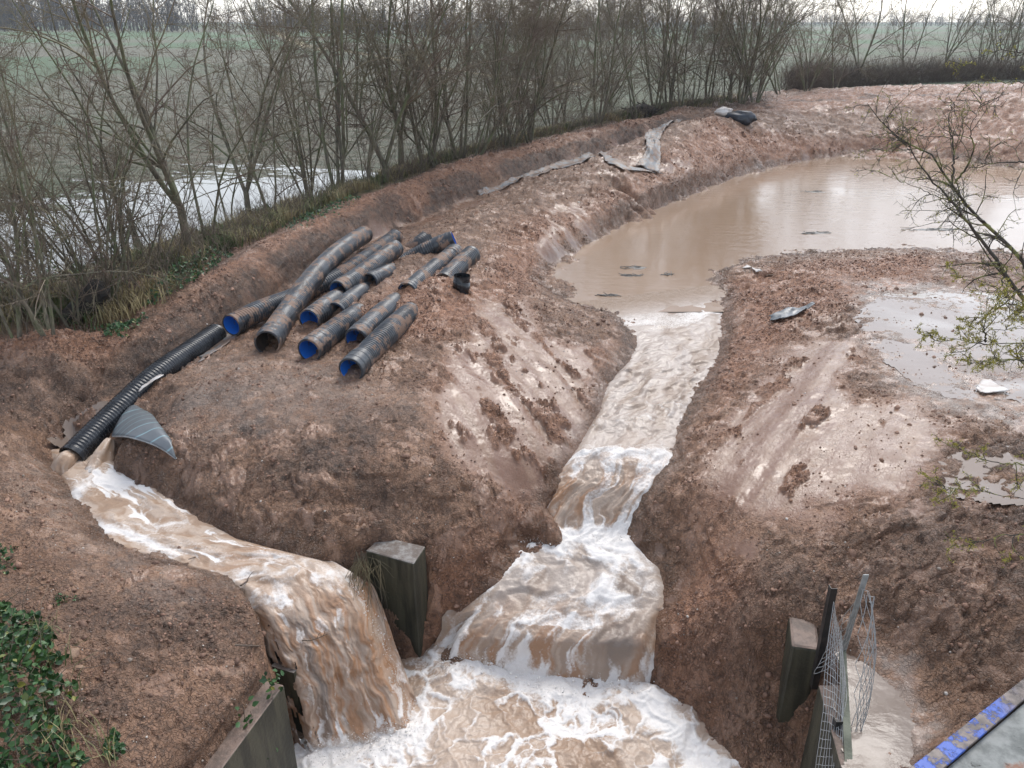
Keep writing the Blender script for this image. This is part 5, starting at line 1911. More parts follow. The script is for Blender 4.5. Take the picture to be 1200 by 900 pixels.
LABT = "slender bare tree, one of the many alike in the dense thicket above the trench"
for i, px in enumerate(np.r_[np.linspace(400, 690, 9), np.linspace(560, 885, 19)]):
    py = np.interp(px, [200, 362, 452, 590, 700, 800, 880], [312, 232, 211, 172, 146, 128, 118]) + rs.uniform(-9, 3)
    put_tree(PT, int(rs.choice([2, 3, 4, 5, 6, 0, 3, 7, 1])), hit(px + rs.uniform(-12, 12), py), rs.uniform(0, 6.28), rs.uniform(.62, 1.15), LABT, "thicket trees above the trench")
# separate trees round the far corner
for px, py, k, rz, sc, lab in [
    (885, 121, 5, .2, .95, "bushy many-stemmed bare tree at the corner where the hedge turns"),
    (915, 112, 3, 2.8, .9, "bare tree leaning left at the far corner beside the spoil ridge end"),
    (978, 104, 4, .5, .85, "thin upright bare tree between the corner trees and the spreading tree"),
    (1004, 100, 1, 4.6, 1.05, "spreading bare tree with long slanting limbs beyond the far bank"),
    (1102, 92, 0, 1.4, .95, "forked bare tree standing alone in the far low hedge"),
    (1148, 88, 2, .6, .95, "dense bare tree at the far right above the low hedge"),
    (1192, 88, 6, 2.0, .95, "tall bare tree at the right edge behind the lichen twig"),
    (1060, 94, 4, .4, 1.2, "tall thin bare tree just right of the spreading tree beyond the far bank"),
    (1172, 86, 2, 3.4, 1.2, "tall many-stemmed bare tree behind the pale lichened corner twig"),
    (868, 123, 2, 2.2, 1.0, "dense upright bare clump directly behind the tarpaulin heap"),
    (945, 108, 5, 3.0, .8, "low broad bare bush-like tree behind the end of the spoil ridge"),
]:
    put_tree(PT, k, hit(px, py), rz, sc, lab, "bare trees beyond the far bank")
# saplings at the left
LABS = "thin bare sapling, one of many rising in front of the flooded field"
for px, py, k in [(8, 360, 0), (35, 375, 1), (90, 388, 0), (105, 360, 2), (140, 345, 1), (165, 335, 0), (180, 330, 2), (118, 330, 1), (60, 350, 0), (200, 318, 2), (250, 285, 1), (335, 240, 0), (390, 222, 2), (430, 218, 0), (25, 340, 1), (150, 310, 1), (270, 255, 1)]:
    put_tree(SAP, k, hit(px, py), rs.uniform(0, 6.28), rs.uniform(.8, 1.2), LABS, "saplings before the flooded field", "bare_sapling")


# ------------------------------------------------------------------ low hedge along the far side, scrub, far woods
def scrub_mesh(name, pts, n_, h, w, seed, mat, rad=.006, per=3):
    rs = np.random.RandomState(seed)
    c = resample(pts, 400)[rs.randint(0, 400, n_)]
    c = c + np.stack([rs.normal(0, w, n_), rs.normal(0, w, n_), np.full(n_, -.05)], 1)
    c[:, 2] = ground_z(c[:, 0], c[:, 1]) - .05
    d = np.stack([rs.normal(0, .35, n_), rs.normal(0, .35, n_), np.ones(n_)], 1)
    p, r = grow(rs, c, d, h * rs.uniform(.5, 1.15, n_), np.full(n_, rad), 5, .5, .1)
    p2, r2, L2 = shoots(rs, p, r, per, .2, 1, 40, 14, np.full(n_, h * .45), .6, .7, 4, .5, .1, rad * .55)
    return join([tubes(p, r, 3), tubes(p2, r2, 3)])


hp = np.array([hit(x_, y_) for x_, y_ in ((930, 107), (970, 103), (1010, 100), (1060, 97), (1110, 95), (1160, 93), (1230, 92), (1330, 91))])
v, f = scrub_mesh("hedge", hp, 5200, 1.5, .45, 5, MAT_TWIG, .010, 4)
o = part("low_hedge", v, f, MAT_STEM, origin=hp.mean(0))
tag(o, "low dense brown leafless hedge along the top of the far bank", "hedge")
bp = np.array([hit(x_, y_) for x_, y_ in ((150, 350), (230, 315), (300, 268), (362, 240), (452, 215), (500, 198), (590, 172), (700, 146), (800, 128), (890, 118))])
v, f = scrub_mesh("scrub", bp, 1300, .9, .45, 6, MAT_TWIG, .006, 3)
o = part("bramble_scrub", v, f, MAT_STEM, origin=bp.mean(0))
tag(o, "tangle of bare brambles and thin shoots round the hedge trunks", "undergrowth", kind='stuff')
bp = np.array([hit(x_, y_) for x_, y_ in ((430, 214), (500, 196), (590, 170), (700, 144), (800, 126), (890, 117))])
v, f = scrub_mesh("whips", bp, 170, 3.6, .6, 8, MAT_TWIG, .009, 9)
o = part("hedge_whips", v, f, MAT_TWIG, origin=bp.mean(0))
tag(o, "mass of fine upright brown twigs filling the hedge between the trunks", "undergrowth", kind='stuff')
bp = np.array([hit(x_, y_) for x_, y_ in ((-60, 385), (0, 388), (60, 380), (120, 370), (160, 350))])
v, f = scrub_mesh("scrub", bp, 140, .9, .5, 7, MAT_TWIG, .006, 3)
o = part("bramble_scrub", v, f, MAT_STEM, origin=bp.mean(0))
tag(o, "tangle of bare shoots behind the left spoil mound", "undergrowth", kind='stuff')


def blades(name, centres, hgt, wid, seed, mat, label, per=7):
    """grass tufts: narrow bent blades"""
    rs = np.random.RandomState(seed)
    c = np.repeat(centres, per, 0)
    n_ = len(c)
    c = c + np.stack([rs.normal(0, .05, n_), rs.normal(0, .05, n_), np.zeros(n_)], 1)
    a = rs.uniform(0, 6.28, n_)
    d = np.stack([np.cos(a), np.sin(a), np.zeros(n_)], 1)
    sd = np.stack([-np.sin(a), np.cos(a), np.zeros(n_)], 1) * wid * rs.uniform(.6, 1.3, n_)[:, None]
    h = hgt * rs.uniform(.4, 1.2, n_)
    bend = rs.uniform(.2, .9, n_)
    m = c + d * (h * bend * .35)[:, None] + np.array([0, 0, 1.0]) * (h * .6)[:, None]
    t = c + d * (h * bend)[:, None] + np.array([0, 0, 1.0]) * (h * (1 - bend * .35))[:, None]
    v = np.stack([c - sd, c + sd, m + sd * .8, m - sd * .8, t + sd * .12, t - sd * .12], 1).reshape(-1, 3)
    k = np.arange(n_)[:, None] * 6
    f = np.concatenate([k + [[0, 1, 2, 3]], k + [[3, 2, 4, 5]]])
    o = part(name, v, f, mat, origin=centres.mean(0))
    tag(o, label, "grass", kind='stuff')


n = NT("verge_grass")
n.set('Base Color', n.mix(n.ramp(n.noise(n.coord('Object'), 1.1, 4), .40, .58), (0.075, 0.115, 0.032), (0.36, 0.29, 0.15)))
n.set('Roughness', .7)
MAT_GRASS = n.m
rs = np.random.RandomState(9)
vp = resample(np.array([hit(x_, y_) for x_, y_ in ((-40, 392), (60, 382), (140, 380), (165, 372), (230, 328), (300, 282), (370, 250), (450, 218), (550, 182), (650, 158), (740, 140), (800, 128), (880, 120))]), 900)
cs_ = vp[rs.randint(0, 900, 5200)]
off = rs.gamma(2.0, .5, 5200)
cs_ = cs_ + np.stack([-.86 * off + rs.normal(0, .15, 5200), .5 * off + rs.normal(0, .15, 5200), np.zeros(5200)], 1)
dd_, ss_ = hedge_ds(cs_[:, 0], cs_[:, 1])
keep = fbm(cs_[:, 0] * 1.2, cs_[:, 1] * 1.2, 3, 140) > .44
cs_ = cs_[keep]
cs_[:, 2] = ground_z(cs_[:, 0], cs_[:, 1])
cs_ = cs_[cs_[:, 2] > FLOOD_Z - .02]
blades("verge_grass", cs_, .32, .008, 10, MAT_GRASS, "rough green and straw-coloured grass on the verge under the hedge")


def leaves(centres, size, seed, up=.6):
    """lobed leaf cards bent along the midrib: 6-vertex leaves"""
    rs = np.random.RandomState(seed)
    n_ = len(centres)
    nrm = unit(np.stack([rs.normal(0, .6, n_), rs.normal(0, .6, n_) - .25, np.full(n_, up)], 1))
    t = unit(np.cross(nrm, rs.normal(size=(n_, 3))))
    b = np.cross(nrm, t)
    s = (size * rs.uniform(.5, 1.3, n_))[:, None]
    c = centres
    v = np.stack([c - t * s, c - t * s * .35 + b * s * .62 + nrm * s * .14, c + t * s * .35 + b * s * .5 + nrm * s * .1, c + t * s * 1.05 - nrm * s * .12,
                  c + t * s * .35 - b * s * .5 + nrm * s * .1, c - t * s * .35 - b * s * .62 + nrm * s * .14], 1).reshape(-1, 3)
    k = np.arange(n_)[:, None] * 6
    f = np.concatenate([k + [[0, 1, 2, 3]], k + [[0, 3, 4, 5]]])
    return v, f


n = NT("dark_green_leaf")
gi = n.t.nodes.new("ShaderNodeNewGeometry")
rp = n.t.nodes.new("ShaderNodeValToRGB")
rp.color_ramp.elements[0].color = (0.013, 0.042, 0.013, 1)
rp.color_ramp.elements[1].color = (0.065, 0.115, 0.034, 1)
for p_, c_ in ((.55, (0.035, 0.095, 0.024, 1)), (.93, (0.06, .13, .035, 1)), (.97, (.24, .22, .04, 1))):
    e = rp.color_ramp.elements.new(p_)
    e.color = c_
n.t.links.new(gi.outputs['Random Per Island'], rp.inputs[0])
n.set('Base Color', rp.outputs[0])
n.set('Roughness', .42)
MAT_LEAF = n.m


def bramble(name, poly_px, n_leaf, size, h, seed, label, cat):
    rs = np.random.RandomState(seed)
    poly = hits(poly_px)
    lo, hi = poly[:, :2].min(0), poly[:, :2].max(0)
    q = rs.uniform(lo, hi, (n_leaf * 8, 2))
    sd = poly_sd(q[:, 0], q[:, 1], poly)
    keep = sd + .25 * (fbm(q[:, 0] * 4, q[:, 1] * 4, 3, seed) - .5) * 2 > 0
    q, sd = q[keep][:n_leaf], sd[keep][:n_leaf]
    z = ground_z(q[:, 0], q[:, 1])
    hh_ = h * (.25 + .75 * sstep(0, .4, sd)) * (.4 + 1.2 * fbm(q[:, 0] * 3, q[:, 1] * 3, 3, seed + 1))
    c = np.c_[q, z + hh_ * rs.uniform(.1, 1, len(q)) ** .6]
    root = empty(name, tuple(np.r_[q.mean(0), z.mean()]))
    tag(root, label, cat)
    o = part('leaves', *leaves(c, size, seed), MAT_LEAF, root, smooth=False)
    k = max(6, n_leaf // 25)
    b = np.c_[q[:k], z[:k] - .03]
    d = np.stack([rs.normal(0, .8, k), rs.normal(0, .8, k), np.ones(k)], 1)
    p, r = grow(rs, b, d, np.full(k, h * 1.6), np.full(k, .004), 7, .9, -.8)
    if k > 20:
        tag(part('stems', *tubes(p, r, 4), MAT_STEM, root), kind='stuff')
    else:
        for a_ in range(k):
            part('stem', *tubes(p[a_:a_ + 1], r[a_:a_ + 1], 4), MAT_STEM, root)
    return root


bramble("bramble_bush", [(-90, 700), (10, 715), (50, 740), (75, 790), (92, 840), (90, 880), (110, 930), (-90, 930)], 2600, .032, .38, 51, "dense dark green bramble patch filling the lower left corner", "bramble")
rs = np.random.RandomState(71)
_bp = hits([(-60, 720), (60, 745), (85, 800), (88, 860), (150, 900), (-60, 915)])
_q = rs.uniform(_bp[:, :2].min(0), _bp[:, :2].max(0), (900, 2))
_q = _q[poly_sd(_q[:, 0], _q[:, 1], _bp) > -.05][:70]
blades("weed_grass", np.c_[_q, ground_z(_q[:, 0], _q[:, 1])], .26, .0035, 72, MAT_GRASS, "thin grass blades and straws among the brambles in the lower left corner", per=5)
bramble("weed_plant", [(122, 872), (138, 858), (152, 870), (148, 892), (128, 896)], 90, .022, .2, 52, "small bright green weed on the soil right of the bramble patch", "weed")
bramble("weed_plant", [(60, 700), (85, 695), (92, 708), (64, 714)], 60, .014, .08, 53, "sparse little green weed on the brown soil above the bramble patch", "weed")
bramble("weed_plant", [(-5, 640), (12, 650), (16, 678), (-5, 680)], 110, .018, .14, 54, "grey-green tuft at the left picture edge below the channel", "weed")
bramble("weed_plant", [(120, 384), (150, 380), (172, 392), (150, 400), (122, 396)], 260, .03, .16, 55, "green ivy trailing over the notch between the two spoil mounds", "ivy")
bramble("ivy_plant", [(165, 352), (225, 312), (262, 290), (270, 302), (235, 330), (180, 366)], 900, .03, .28, 56, "dark green ivy and brambles at the foot of the big forked tree", "ivy")
bramble("ivy_plant", [(330, 262), (380, 244), (420, 232), (425, 240), (385, 258), (340, 272)], 500, .03, .14, 57, "low green ground ivy on the verge beside the trench ridge", "ivy")
bramble("ivy_plant", [(-50, 330), (30, 330), (130, 320), (200, 310), (180, 350), (130, 362), (60, 380), (-50, 385)], 700, .026, .35, 58, "thin dark ivy among the saplings above the left mound", "ivy")
# ivy sprigs hanging on the wing wall
for px, py, k, lab in ((318, 800, 26, "ivy sprig over the top of the wing wall, under the water's edge"), (296, 846, 14, "small ivy sprig on the middle of the dark wing wall"), (286, 838, 10, "few ivy leaves high on the dark wing wall"), (305, 888, 22, "ivy leaves low on the dark wing wall near the pool")):
    t_ = np.clip((px - 316) / (233 - 316), 0, 1)
    c = HW_A + (HW_B - HW_A) * t_ - nrm * .02
    d = ray(px, py)
    tt = np.dot(HW_A - nrm * .025 - [0, 0, CAMZ], nrm) / np.dot(d, nrm)
    c = np.array([0, 0, CAMZ]) + d * tt
    q = c + rs.normal(size=(k, 3)) * [.05, .05, .05] - nrm * .02
    root = empty("ivy_sprig", tuple(c))
    tag(root, lab, "ivy", "ivy sprigs on the wing wall")
    part('leaves', *leaves(q, .028, 60 + k), MAT_LEAF, root, smooth=False)
    st_ = np.array([[c + [0, 0, .12], c + [.01, -.01, .05], c + [0, 0, -.02], c + [.01, 0, -.09]]])
    part('stem', *tubes(st_, np.full((1, 4), .003), 4), MAT_STEM, root)

# far woods and hedgerows
n = NT("far_twig_mass")
n.set('Base Color', n.mix(n.ramp(n.noise(n.coord('Object'), .25, 4), .4, .6), (0.040, 0.036, 0.036), (0.085, 0.070, 0.060)))
n.set('Roughness', .9)
MAT_FAR = n.m


def far_wood(name, pts, n_, h, w, seed, label):
    rs = np.random.RandomState(seed)
    c = resample(pts, 300)[rs.randint(0, 300, n_)]
    c = c + np.stack([rs.normal(0, w, n_), rs.normal(0, w, n_), np.zeros(n_)], 1)
    c[:, 2] = base_z(c[:, 0], c[:, 1]) - .2
    hh_ = h * rs.uniform(.6, 1.15, n_)
    d = np.stack([rs.normal(0, .1, n_), rs.normal(0, .1, n_), np.ones(n_)], 1)
    p, r = grow(rs, c, d, hh_, np.full(n_, h * .011), 4, .2, .3)
    p2, r2, L2 = shoots(rs, p, r, 9, .04, 1, 42, 14, hh_ * .45, .5, .6, 4, .4, .3, h * .006)
    p3, r3, L3 = shoots(rs, p2, r2, 6, .1, 1, 42, 12, L2 * .6, .5, .6, 3, .4, .2, h * .0045)
    o = part(name, *join([tubes(p, r, 4), tubes(p2, r2, 3), tubes(p3, r3, 3)]), MAT_FAR, origin=c.mean(0))
    tag(o, label, "woodland", kind='stuff')


far_wood("far_woodland", np.array([(-330, 285, 0), (-240, 265, 0), (-150, 235, 0), (-90, 215, 0)], float), 1500, 9, 14, 81, "dark strip of bare woodland on the rise beyond the flooded field")
far_wood("far_woodland", np.array([(-70, 235, 0), (-20, 190, 0), (30, 170, 0)], float), 420, 7, 6, 82, "distant brown hedgerow trees beyond the yellow grass strip")
far_wood("far_woodland", np.array([(40, 420, 0), (160, 460, 0), (300, 420, 0), (430, 400, 0)], float), 900, 6.5, 16, 83, "pale distant treeline on the horizon beyond the far fields")
# brown rough ground behind the dry strip
tuft = hits([(300, 30), (360, 60), (420, 66), (530, 86), (620, 98)])
# ------------------------------------------------------------------ lichen-covered branches reaching in from the right
n = NT("lichen_bark")
co = n.coord('Object')
gi = n.t.nodes.new("ShaderNodeNewGeometry")
n.set('Base Color', n.mix(n.ramp(n.noise(co, 9, 5, .6), .50, .60), (0.060, 0.050, 0.040), (0.20, 0.205, 0.07)))
n.set('Roughness', .8)
MAT_LBARK = n.m
n = NT("yellow_lichen")
n.set('Base Color', n.mix(n.noise(n.coord('Object'), 30, 4), (0.34, 0.31, 0.05), (0.52, 0.46, 0.10)))
n.set('Roughness', .85)
MAT_LICHEN = n.m


def branch_tree(name, label, limbs, seed, lich, root_pt, twig_len=.5, per=(9, 6), rbase=.03, dens2=3, up=.1):
    """limbs: list of point lists already in the place, thick end first"""
    rs = np.random.RandomState(seed)
    root = empty(name, tuple(root_pt))
    tag(root, label, "tree")
    big, sm, lic = [], [], []
    for pts, r in limbs:
        C = smooth_line(pts, 26)
        C = C + rs.normal(0, .006, C.shape)
        rad = r * (1 - .93 * np.linspace(0, 1, 26))
        big.append(tubes(C[None], rad[None], 7))
        L = np.linalg.norm(np.diff(C, axis=0), axis=1).sum()
        p, q, L1 = shoots(rs, C[None], rad[None], int(per[0] * L), .1, 1, 48, 16, np.full(1, twig_len), .55, .5, 8, .9, up, .004)
        sm.append(tubes(p, q, 4))
        p2, q2, L2 = shoots(rs, p, q, per[1], .1, 1, 50, 18, L1 * .42, .6, .6, 6, 1.0, up, .0026)
        sm.append(tubes(p2, q2, 3))
        p3, q3, L3 = shoots(rs, p2, q2, dens2, .1, 1, 55, 18, L2 * .4, .7, .7, 4, 1.0, 0, .0021)
        sm.append(tubes(p3, q3, 3))
        for arr in (p, p2, p3):
            lic.append(arr.reshape(-1, 3))
    part('trunk', *join(big), MAT_LBARK, root)
    part('crown', *join(sm), MAT_LBARK, root)
    if lich > 0:
        c = np.concatenate(lic)
        c = c[rs.rand(len(c)) < lich]
        c = np.repeat(c, 5, 0) + rs.normal(0, .006, (len(c) * 5, 3))
        part('lichen', *leaves(c, .0048, seed + 1, .2), MAT_LICHEN, root, smooth=False)
    return root


# hawthorn rooted on the right bank, its limbs leaning to the left across the pond
rt = np.array([5.6, 6.3, 1.9])
hb_ = PY(1240, 395, 7.0)
branch_tree("hawthorn_tree", "bare hawthorn leaning in from the right, its dark twigs spread over the pond", [
    ([rt + [0, 0, -.3], rt + [-.05, .2, .6], hb_, PY(1200, 308, 7.2), PY(1178, 285, 7.3), PY(1150, 258, 7.35), PY(1116, 220, 7.4), PY(1095, 185, 7.4), PY(1070, 170, 7.5), PY(1040, 150, 7.5), PY(1018, 122, 7.5)], .040),
    ([PY(1200, 352, 7.1), PY(1170, 310, 7.1), PY(1150, 280, 7.2), PY(1122, 245, 7.2), PY(1098, 218, 7.3), PY(1072, 185, 7.3), PY(1060, 165, 7.3), PY(1032, 175, 7.3)], .022),
    ([PY(1116, 216, 7.4), PY(1118, 180, 7.5), PY(1112, 140, 7.6), PY(1122, 112, 7.7)], .011),
    ([PY(1120, 215, 7.4), PY(1140, 180, 7.3), PY(1138, 150, 7.2), PY(1152, 118, 7.2)], .011),
    ([PY(1160, 265, 7.35), PY(1120, 240, 7.2), PY(1080, 222, 7.0), PY(1040, 205, 7.0)], .009),
    ([PY(1215, 190, 7.0), PY(1180, 190, 7.1), PY(1160, 192, 7.2), PY(1142, 182, 7.3)], .010),
], 101, .03, rt, twig_len=.6, per=(12, 6), dens2=3)
rt2 = np.array([4.9, 4.9, 1.85])
branch_tree("lichen_bush", "tangled thorn bush with bright yellow-green lichen over the wet mud at the right edge", [
    ([rt2 + [0, 0, -.2], PY(1260, 460, 5.6), PY(1215, 410, 5.8), PY(1180, 402, 5.9), PY(1150, 402, 6.0), PY(1120, 398, 6.0), PY(1080, 390, 6.1)], .016),
    ([rt2 + [0, 0, -.2], PY(1270, 430, 5.5), PY(1225, 375, 5.7), PY(1190, 350, 5.8), PY(1150, 330, 5.9), PY(1110, 322, 6.0)], .016),
    ([PY(1225, 425, 5.6), PY(1190, 422, 5.8), PY(1150, 425, 5.8), PY(1115, 430, 5.9)], .010),
    ([PY(1225, 340, 5.8), PY(1200, 335, 5.9), PY(1165, 365, 5.9), PY(1130, 378, 6.0)], .010),
    ([PY(1155, 402, 6.0), PY(1153, 385, 6.0), PY(1150, 362, 6.0)], .010),
], 102, .30, rt2, twig_len=.36, per=(15, 6), dens2=3)
rt3 = np.array([4.4, 3.9, 1.8])
branch_tree("lichen_bush", "lower sparse thorny branches with pale green lichen over the dark mud at the right edge", [
    ([rt3 + [0, 0, -.2], PY(1270, 640, 4.8), PY(1215, 590, 5.0), PY(1170, 580, 5.1), PY(1130, 575, 5.2), PY(1090, 566, 5.3)], .011),
    ([PY(1250, 640, 4.7), PY(1200, 625, 4.8), PY(1160, 632, 4.9), PY(1120, 640, 5.0)], .008),
    ([PY(1240, 560, 5.0), PY(1200, 545, 5.1), PY(1160, 540, 5.2), PY(1110, 520, 5.3)], .008),
], 103, .25, rt3, twig_len=.32, per=(12, 6), dens2=2)
branch_tree("hawthorn_tree", "pale lichened twig hanging into the upper right corner", [
    ([np.array([6.2, 6.5, 1.9]), PY(1300, 140, 6.6), PY(1230, 90, 6.6), PY(1200, 62, 6.6), PY(1178, 58, 6.7), PY(1155, 64, 6.7), PY(1135, 72, 6.7), PY(1118, 90, 6.7), PY(1112, 94, 6.7)], .020),
    ([PY(1235, 84, 6.6), PY(1200, 96, 6.5), PY(1160, 94, 6.5), PY(1115, 93, 6.5)], .007),
], 104, .10, np.array([6.2, 6.5, 1.9]), twig_len=.22, per=(9, 4), dens2=2)

# ------------------------------------------------------------------ twigs caught in the channel
for k, (pts, r, lab) in enumerate([
    ([(222, 659), (245, 652), (270, 649), (293, 638)], .005, "thin bare twig lying across the channel water, upstream of the fall"),
    ([(283, 690), (297, 680), (312, 671), (316, 670)], .009, "short dark forked twig caught at the channel edge above the fall"),
    ([(276, 760), (300, 761), (323, 761)], .008, "dark straight twig at the lip of the fall by the left bank"),
    ([(352, 752), (366, 752), (384, 745)], .006, "thin twig sticking out of the curtain of the fall"),
]):
    C = np.array([hit(*p, .03) + [0, 0, .02] for p in pts]) if k != 3 else np.array([PY(352, 752, 5.62), PY(366, 752, 5.5), PY(384, 745, 5.46)])
    C[:, 2] += .02
    C = smooth_line(C, 12)
    tw = [tubes(C[None], (r * np.linspace(1, .5, 12))[None], 6)]
    rs = np.random.RandomState(200 + k)
    p, q, _ = shoots(rs, C[None], np.full((1, 12), r), 4, .2, 1, 40, 10, np.array([.18]), .6, .6, 5, .5, .2, .002)
    tw.append(tubes(p, q, 4))
    o = part("fallen_twig", *join(tw), MAT_STEM, origin=C[0])
    tag(o, lab, "twig")

# roots and dry grass hanging beside the pillar
rs = np.random.RandomState(31)
kk = 60
b = np.stack([PY(px, py, 6.40) for px, py in zip(rs.uniform(415, 446, kk), rs.uniform(645, 668, kk))])
d = np.stack([rs.normal(.1, .5, kk), rs.normal(-.7, .3, kk), rs.normal(-.4, .3, kk)], 1)
p, q = grow(rs, b, d, rs.uniform(.2, .75, kk), np.full(kk, .0032), 9, .5, -1.9)
o = part("hanging_roots", *tubes(p, q, 4), simple_mat("dry_root", (0.14, 0.115, 0.06), (0.05, .04, .03), 2, .8), origin=b.mean(0))
tag(o, "dry roots and grass stems hanging down between the near waterfall and the pillar", "roots")

# ------------------------------------------------------------------ clods, grit, stones
n = NT("clod_soil")
gi = n.t.nodes.new("ShaderNodeNewGeometry")
rp = n.t.nodes.new("ShaderNodeValToRGB")
rp.color_ramp.elements[0].color = (0.130, 0.075, 0.052, 1)
rp.color_ramp.elements[1].color = (0.34, 0.20, 0.14, 1)
e = rp.color_ramp.elements.new(.5)
e.color = (0.215, 0.125, 0.085, 1)
n.t.links.new(gi.outputs['Random Per Island'], rp.inputs[0])
n.set('Base Color', rp.outputs[0])
n.set('Roughness', .7)
n.set('Normal', n.bump(n.noise(n.coord('Object'), 60, 5), .6, .01))
MAT_CLOD = n.m
n = NT("grit")
gi = n.t.nodes.new("ShaderNodeNewGeometry")
rp = n.t.nodes.new("ShaderNodeValToRGB")
rp.color_ramp.elements[0].color = (0.20, 0.15, 0.11, 1)
rp.color_ramp.elements[1].color = (0.62, 0.57, 0.52, 1)
n.t.links.new(gi.outputs['Random Per Island'], rp.inputs[0])
n.set('Base Color', rp.outputs[0])
n.set('Roughness', .5)
MAT_GRIT = n.m


def pebbles(c, size, seed, rough=.3):
    """small irregular 14-sided lumps"""
    rs = np.random.RandomState(seed)
    t = np.array([[0, 0, 1], [.9, 0, .3], [.28, .86, .3], [-.73, .53, .3], [-.73, -.53, .3], [.28, -.86, .3], [.73, .53, -.4], [-.28, .86, -.4], [-.9, 0, -.4], [-.28, -.86, -.4], [.73, -.53, -.4], [0, 0, -.9]], float)
    F = [[0, 1, 2], [0, 2, 3], [0, 3, 4], [0, 4, 5], [0, 5, 1], [1, 6, 2], [2, 6, 7], [2, 7, 3], [3, 7, 8], [3, 8, 4], [4, 8, 9], [4, 9, 5], [5, 9, 10], [5, 10, 1], [1, 10, 6], [11, 7, 6], [11, 8, 7], [11, 9, 8], [11, 10, 9], [11, 6, 10]]
    n_ = len(c)
    S = size[:, None, None] * rs.uniform(.55, 1.2, (n_, 1, 3)) * (1 + rough * rs.normal(size=(n_, 12, 1)))
    a = rs.uniform(0, 6.28, n_)
    v = t[None] * S
    x = v[..., 0] * np.cos(a)[:, None] - v[..., 1] * np.sin(a)[:, None]
    y = v[..., 0] * np.sin(a)[:, None] + v[..., 1] * np.cos(a)[:, None]
    v = np.stack([x, y, v[..., 2]], -1) + c[:, None]
    f = (np.array(F)[None] + (np.arange(n_) * 12)[:, None, None]).reshape(-1, 3)
    return v.reshape(-1, 3), f


rs = np.random.RandomState(42)
# candidates: seen samples of the ground sheet in bare rough soil, denser where clods are red
rough_w = (roughn * (.25 + .9 * red + .3 * patchy) * (gr > 3) * (gr < 34) * (np.abs(TH.ravel()) < R(40)))
wgt = rough_w * gr ** .55
wgt = wgt * sstep(.40, .58, fbm(gx * 1.5, gy * 1.5, 4, 301))
dw = np.minimum(_sh, 9)
wgt = wgt * (dw > .12) * (poly_sd(gx, gy, pond_poly) < -.05)
wgt = wgt / wgt.sum()
ii = rs.choice(len(gx), 80000, p=wgt)
c = gyr[ii] + np.stack([rs.normal(0, .01, len(ii)), rs.normal(0, .01, len(ii)), np.zeros(len(ii))], 1)
sz = np.clip(.0044 * rs.lognormal(0, .6, len(ii)) * (1 + gr[ii] / 18), .003, .05)
v, f = pebbles(c, sz, 43, .22)
o = part("mud_clods", v, f, MAT_CLOD, origin=c.mean(0), smooth=False)
tag(o, "loose reddish brown clods of soil strewn over the banks", "soil clods", kind='stuff')
w2 = soil * (1 - .7 * smear) * (gr > 3) * (gr < 22) * (np.abs(TH.ravel()) < R(40)) * (dw > .1) * (poly_sd(gx, gy, pond_poly) < 0)
w2 = w2 / w2.sum()
ii = rs.choice(len(gx), 2600, p=w2)
c = gyr[ii] + [0, 0, .002]
v, f = pebbles(c, np.clip(.0055 * rs.lognormal(0, .5, len(ii)), .003, .022), 44, .12)
o = part("grit_stones", v, f, MAT_GRIT, origin=c.mean(0))
tag(o, "scattered pale pebbles and grit on the bare soil", "pebbles", kind='stuff')
MAT_STONE = simple_mat("sandstone", (0.30, 0.20, 0.13), (0.19, 0.12, 0.085), 9, .75, .6, 30, .015)
for px, py, s_, lab in [(198, 728, .045, "tan stone on the soil slope, uppermost of the cluster left of the fall"), (213, 711, .05, "rounded brown stone above the tan stones on the left slope"), (264, 792, .05, "pair-sized pale tan stone near the top of the wing wall"), (280, 790, .04, "greyish stone beside the pale tan stone near the wing wall"),
                        (85, 770, .07, "orange brown clod of rock at the edge of the bramble patch"), (92, 788, .06, "flat brown rock just below the orange clod by the brambles"), (80, 816, .06, "pinkish lump of rock beside the dark burnt patch"), (178, 812, .025, "small oval buff pebble on the lower left soil"),
                        (1032, 668, .03, "small white stone on the bank above the wire fence"), (1158, 755, .05, "orange stone in the dark mud at the right"), (678, 238, .05, "white lump on the far pond bank"), (1031, 667, .02, "tiny pale stone touching the white stone above the fence"), (937, 379, .10, "pinkish boulder of clay by the torn plastic on the right bank")]:
    c = hit(px, py)
    v, f = lump(c + [0, 0, s_ * .25], s_, s_ * .8, s_ * .6, rs.uniform(0, 3), int(rs.randint(1, 90)), 16, 12, .3)
    m = MAT_GRIT if 'white' in lab else MAT_STONE
    o = part("loose_stone", v, f, m, origin=c)
    tag(o, lab, "stone", "larger loose stones")

# water lying on the flat mud to the right, and by the fence
def puddle(name, px_poly, dz, seed, flat=None):
    poly = hits(px_poly)
    lo, hi = poly[:, :2].min(0) - .1, poly[:, :2].max(0) + .1
    nx, ny = int((hi[0] - lo[0]) / .03) + 2, int((hi[1] - lo[1]) / .03) + 2
    X, Y = np.meshgrid(np.linspace(lo[0], hi[0], nx), np.linspace(lo[1], hi[1], ny))
    x, y = X.ravel(), Y.ravel()
    sd = poly_sd(x + .25 * (fbm(x * 3, y * 3, 4, seed) - .5), y + .25 * (fbm(x * 3 + 9, y * 3, 4, seed) - .5), poly)
    # follow the broad lie of the flat, so the film stands in its hollows only
    z = base_z(x, y) + dz if flat is None else np.full(x.shape, flat)
    q = grid_faces(ny, nx)
    q = q[(sd[q] > 0).all(1)]
    u_, inv = np.unique(q, return_inverse=True)
    tag(link(name, new_mesh(name, np.stack([x, y, z], 1)[u_], inv.reshape(-1, 4), MAT_PUDDLE)), kind='structure')


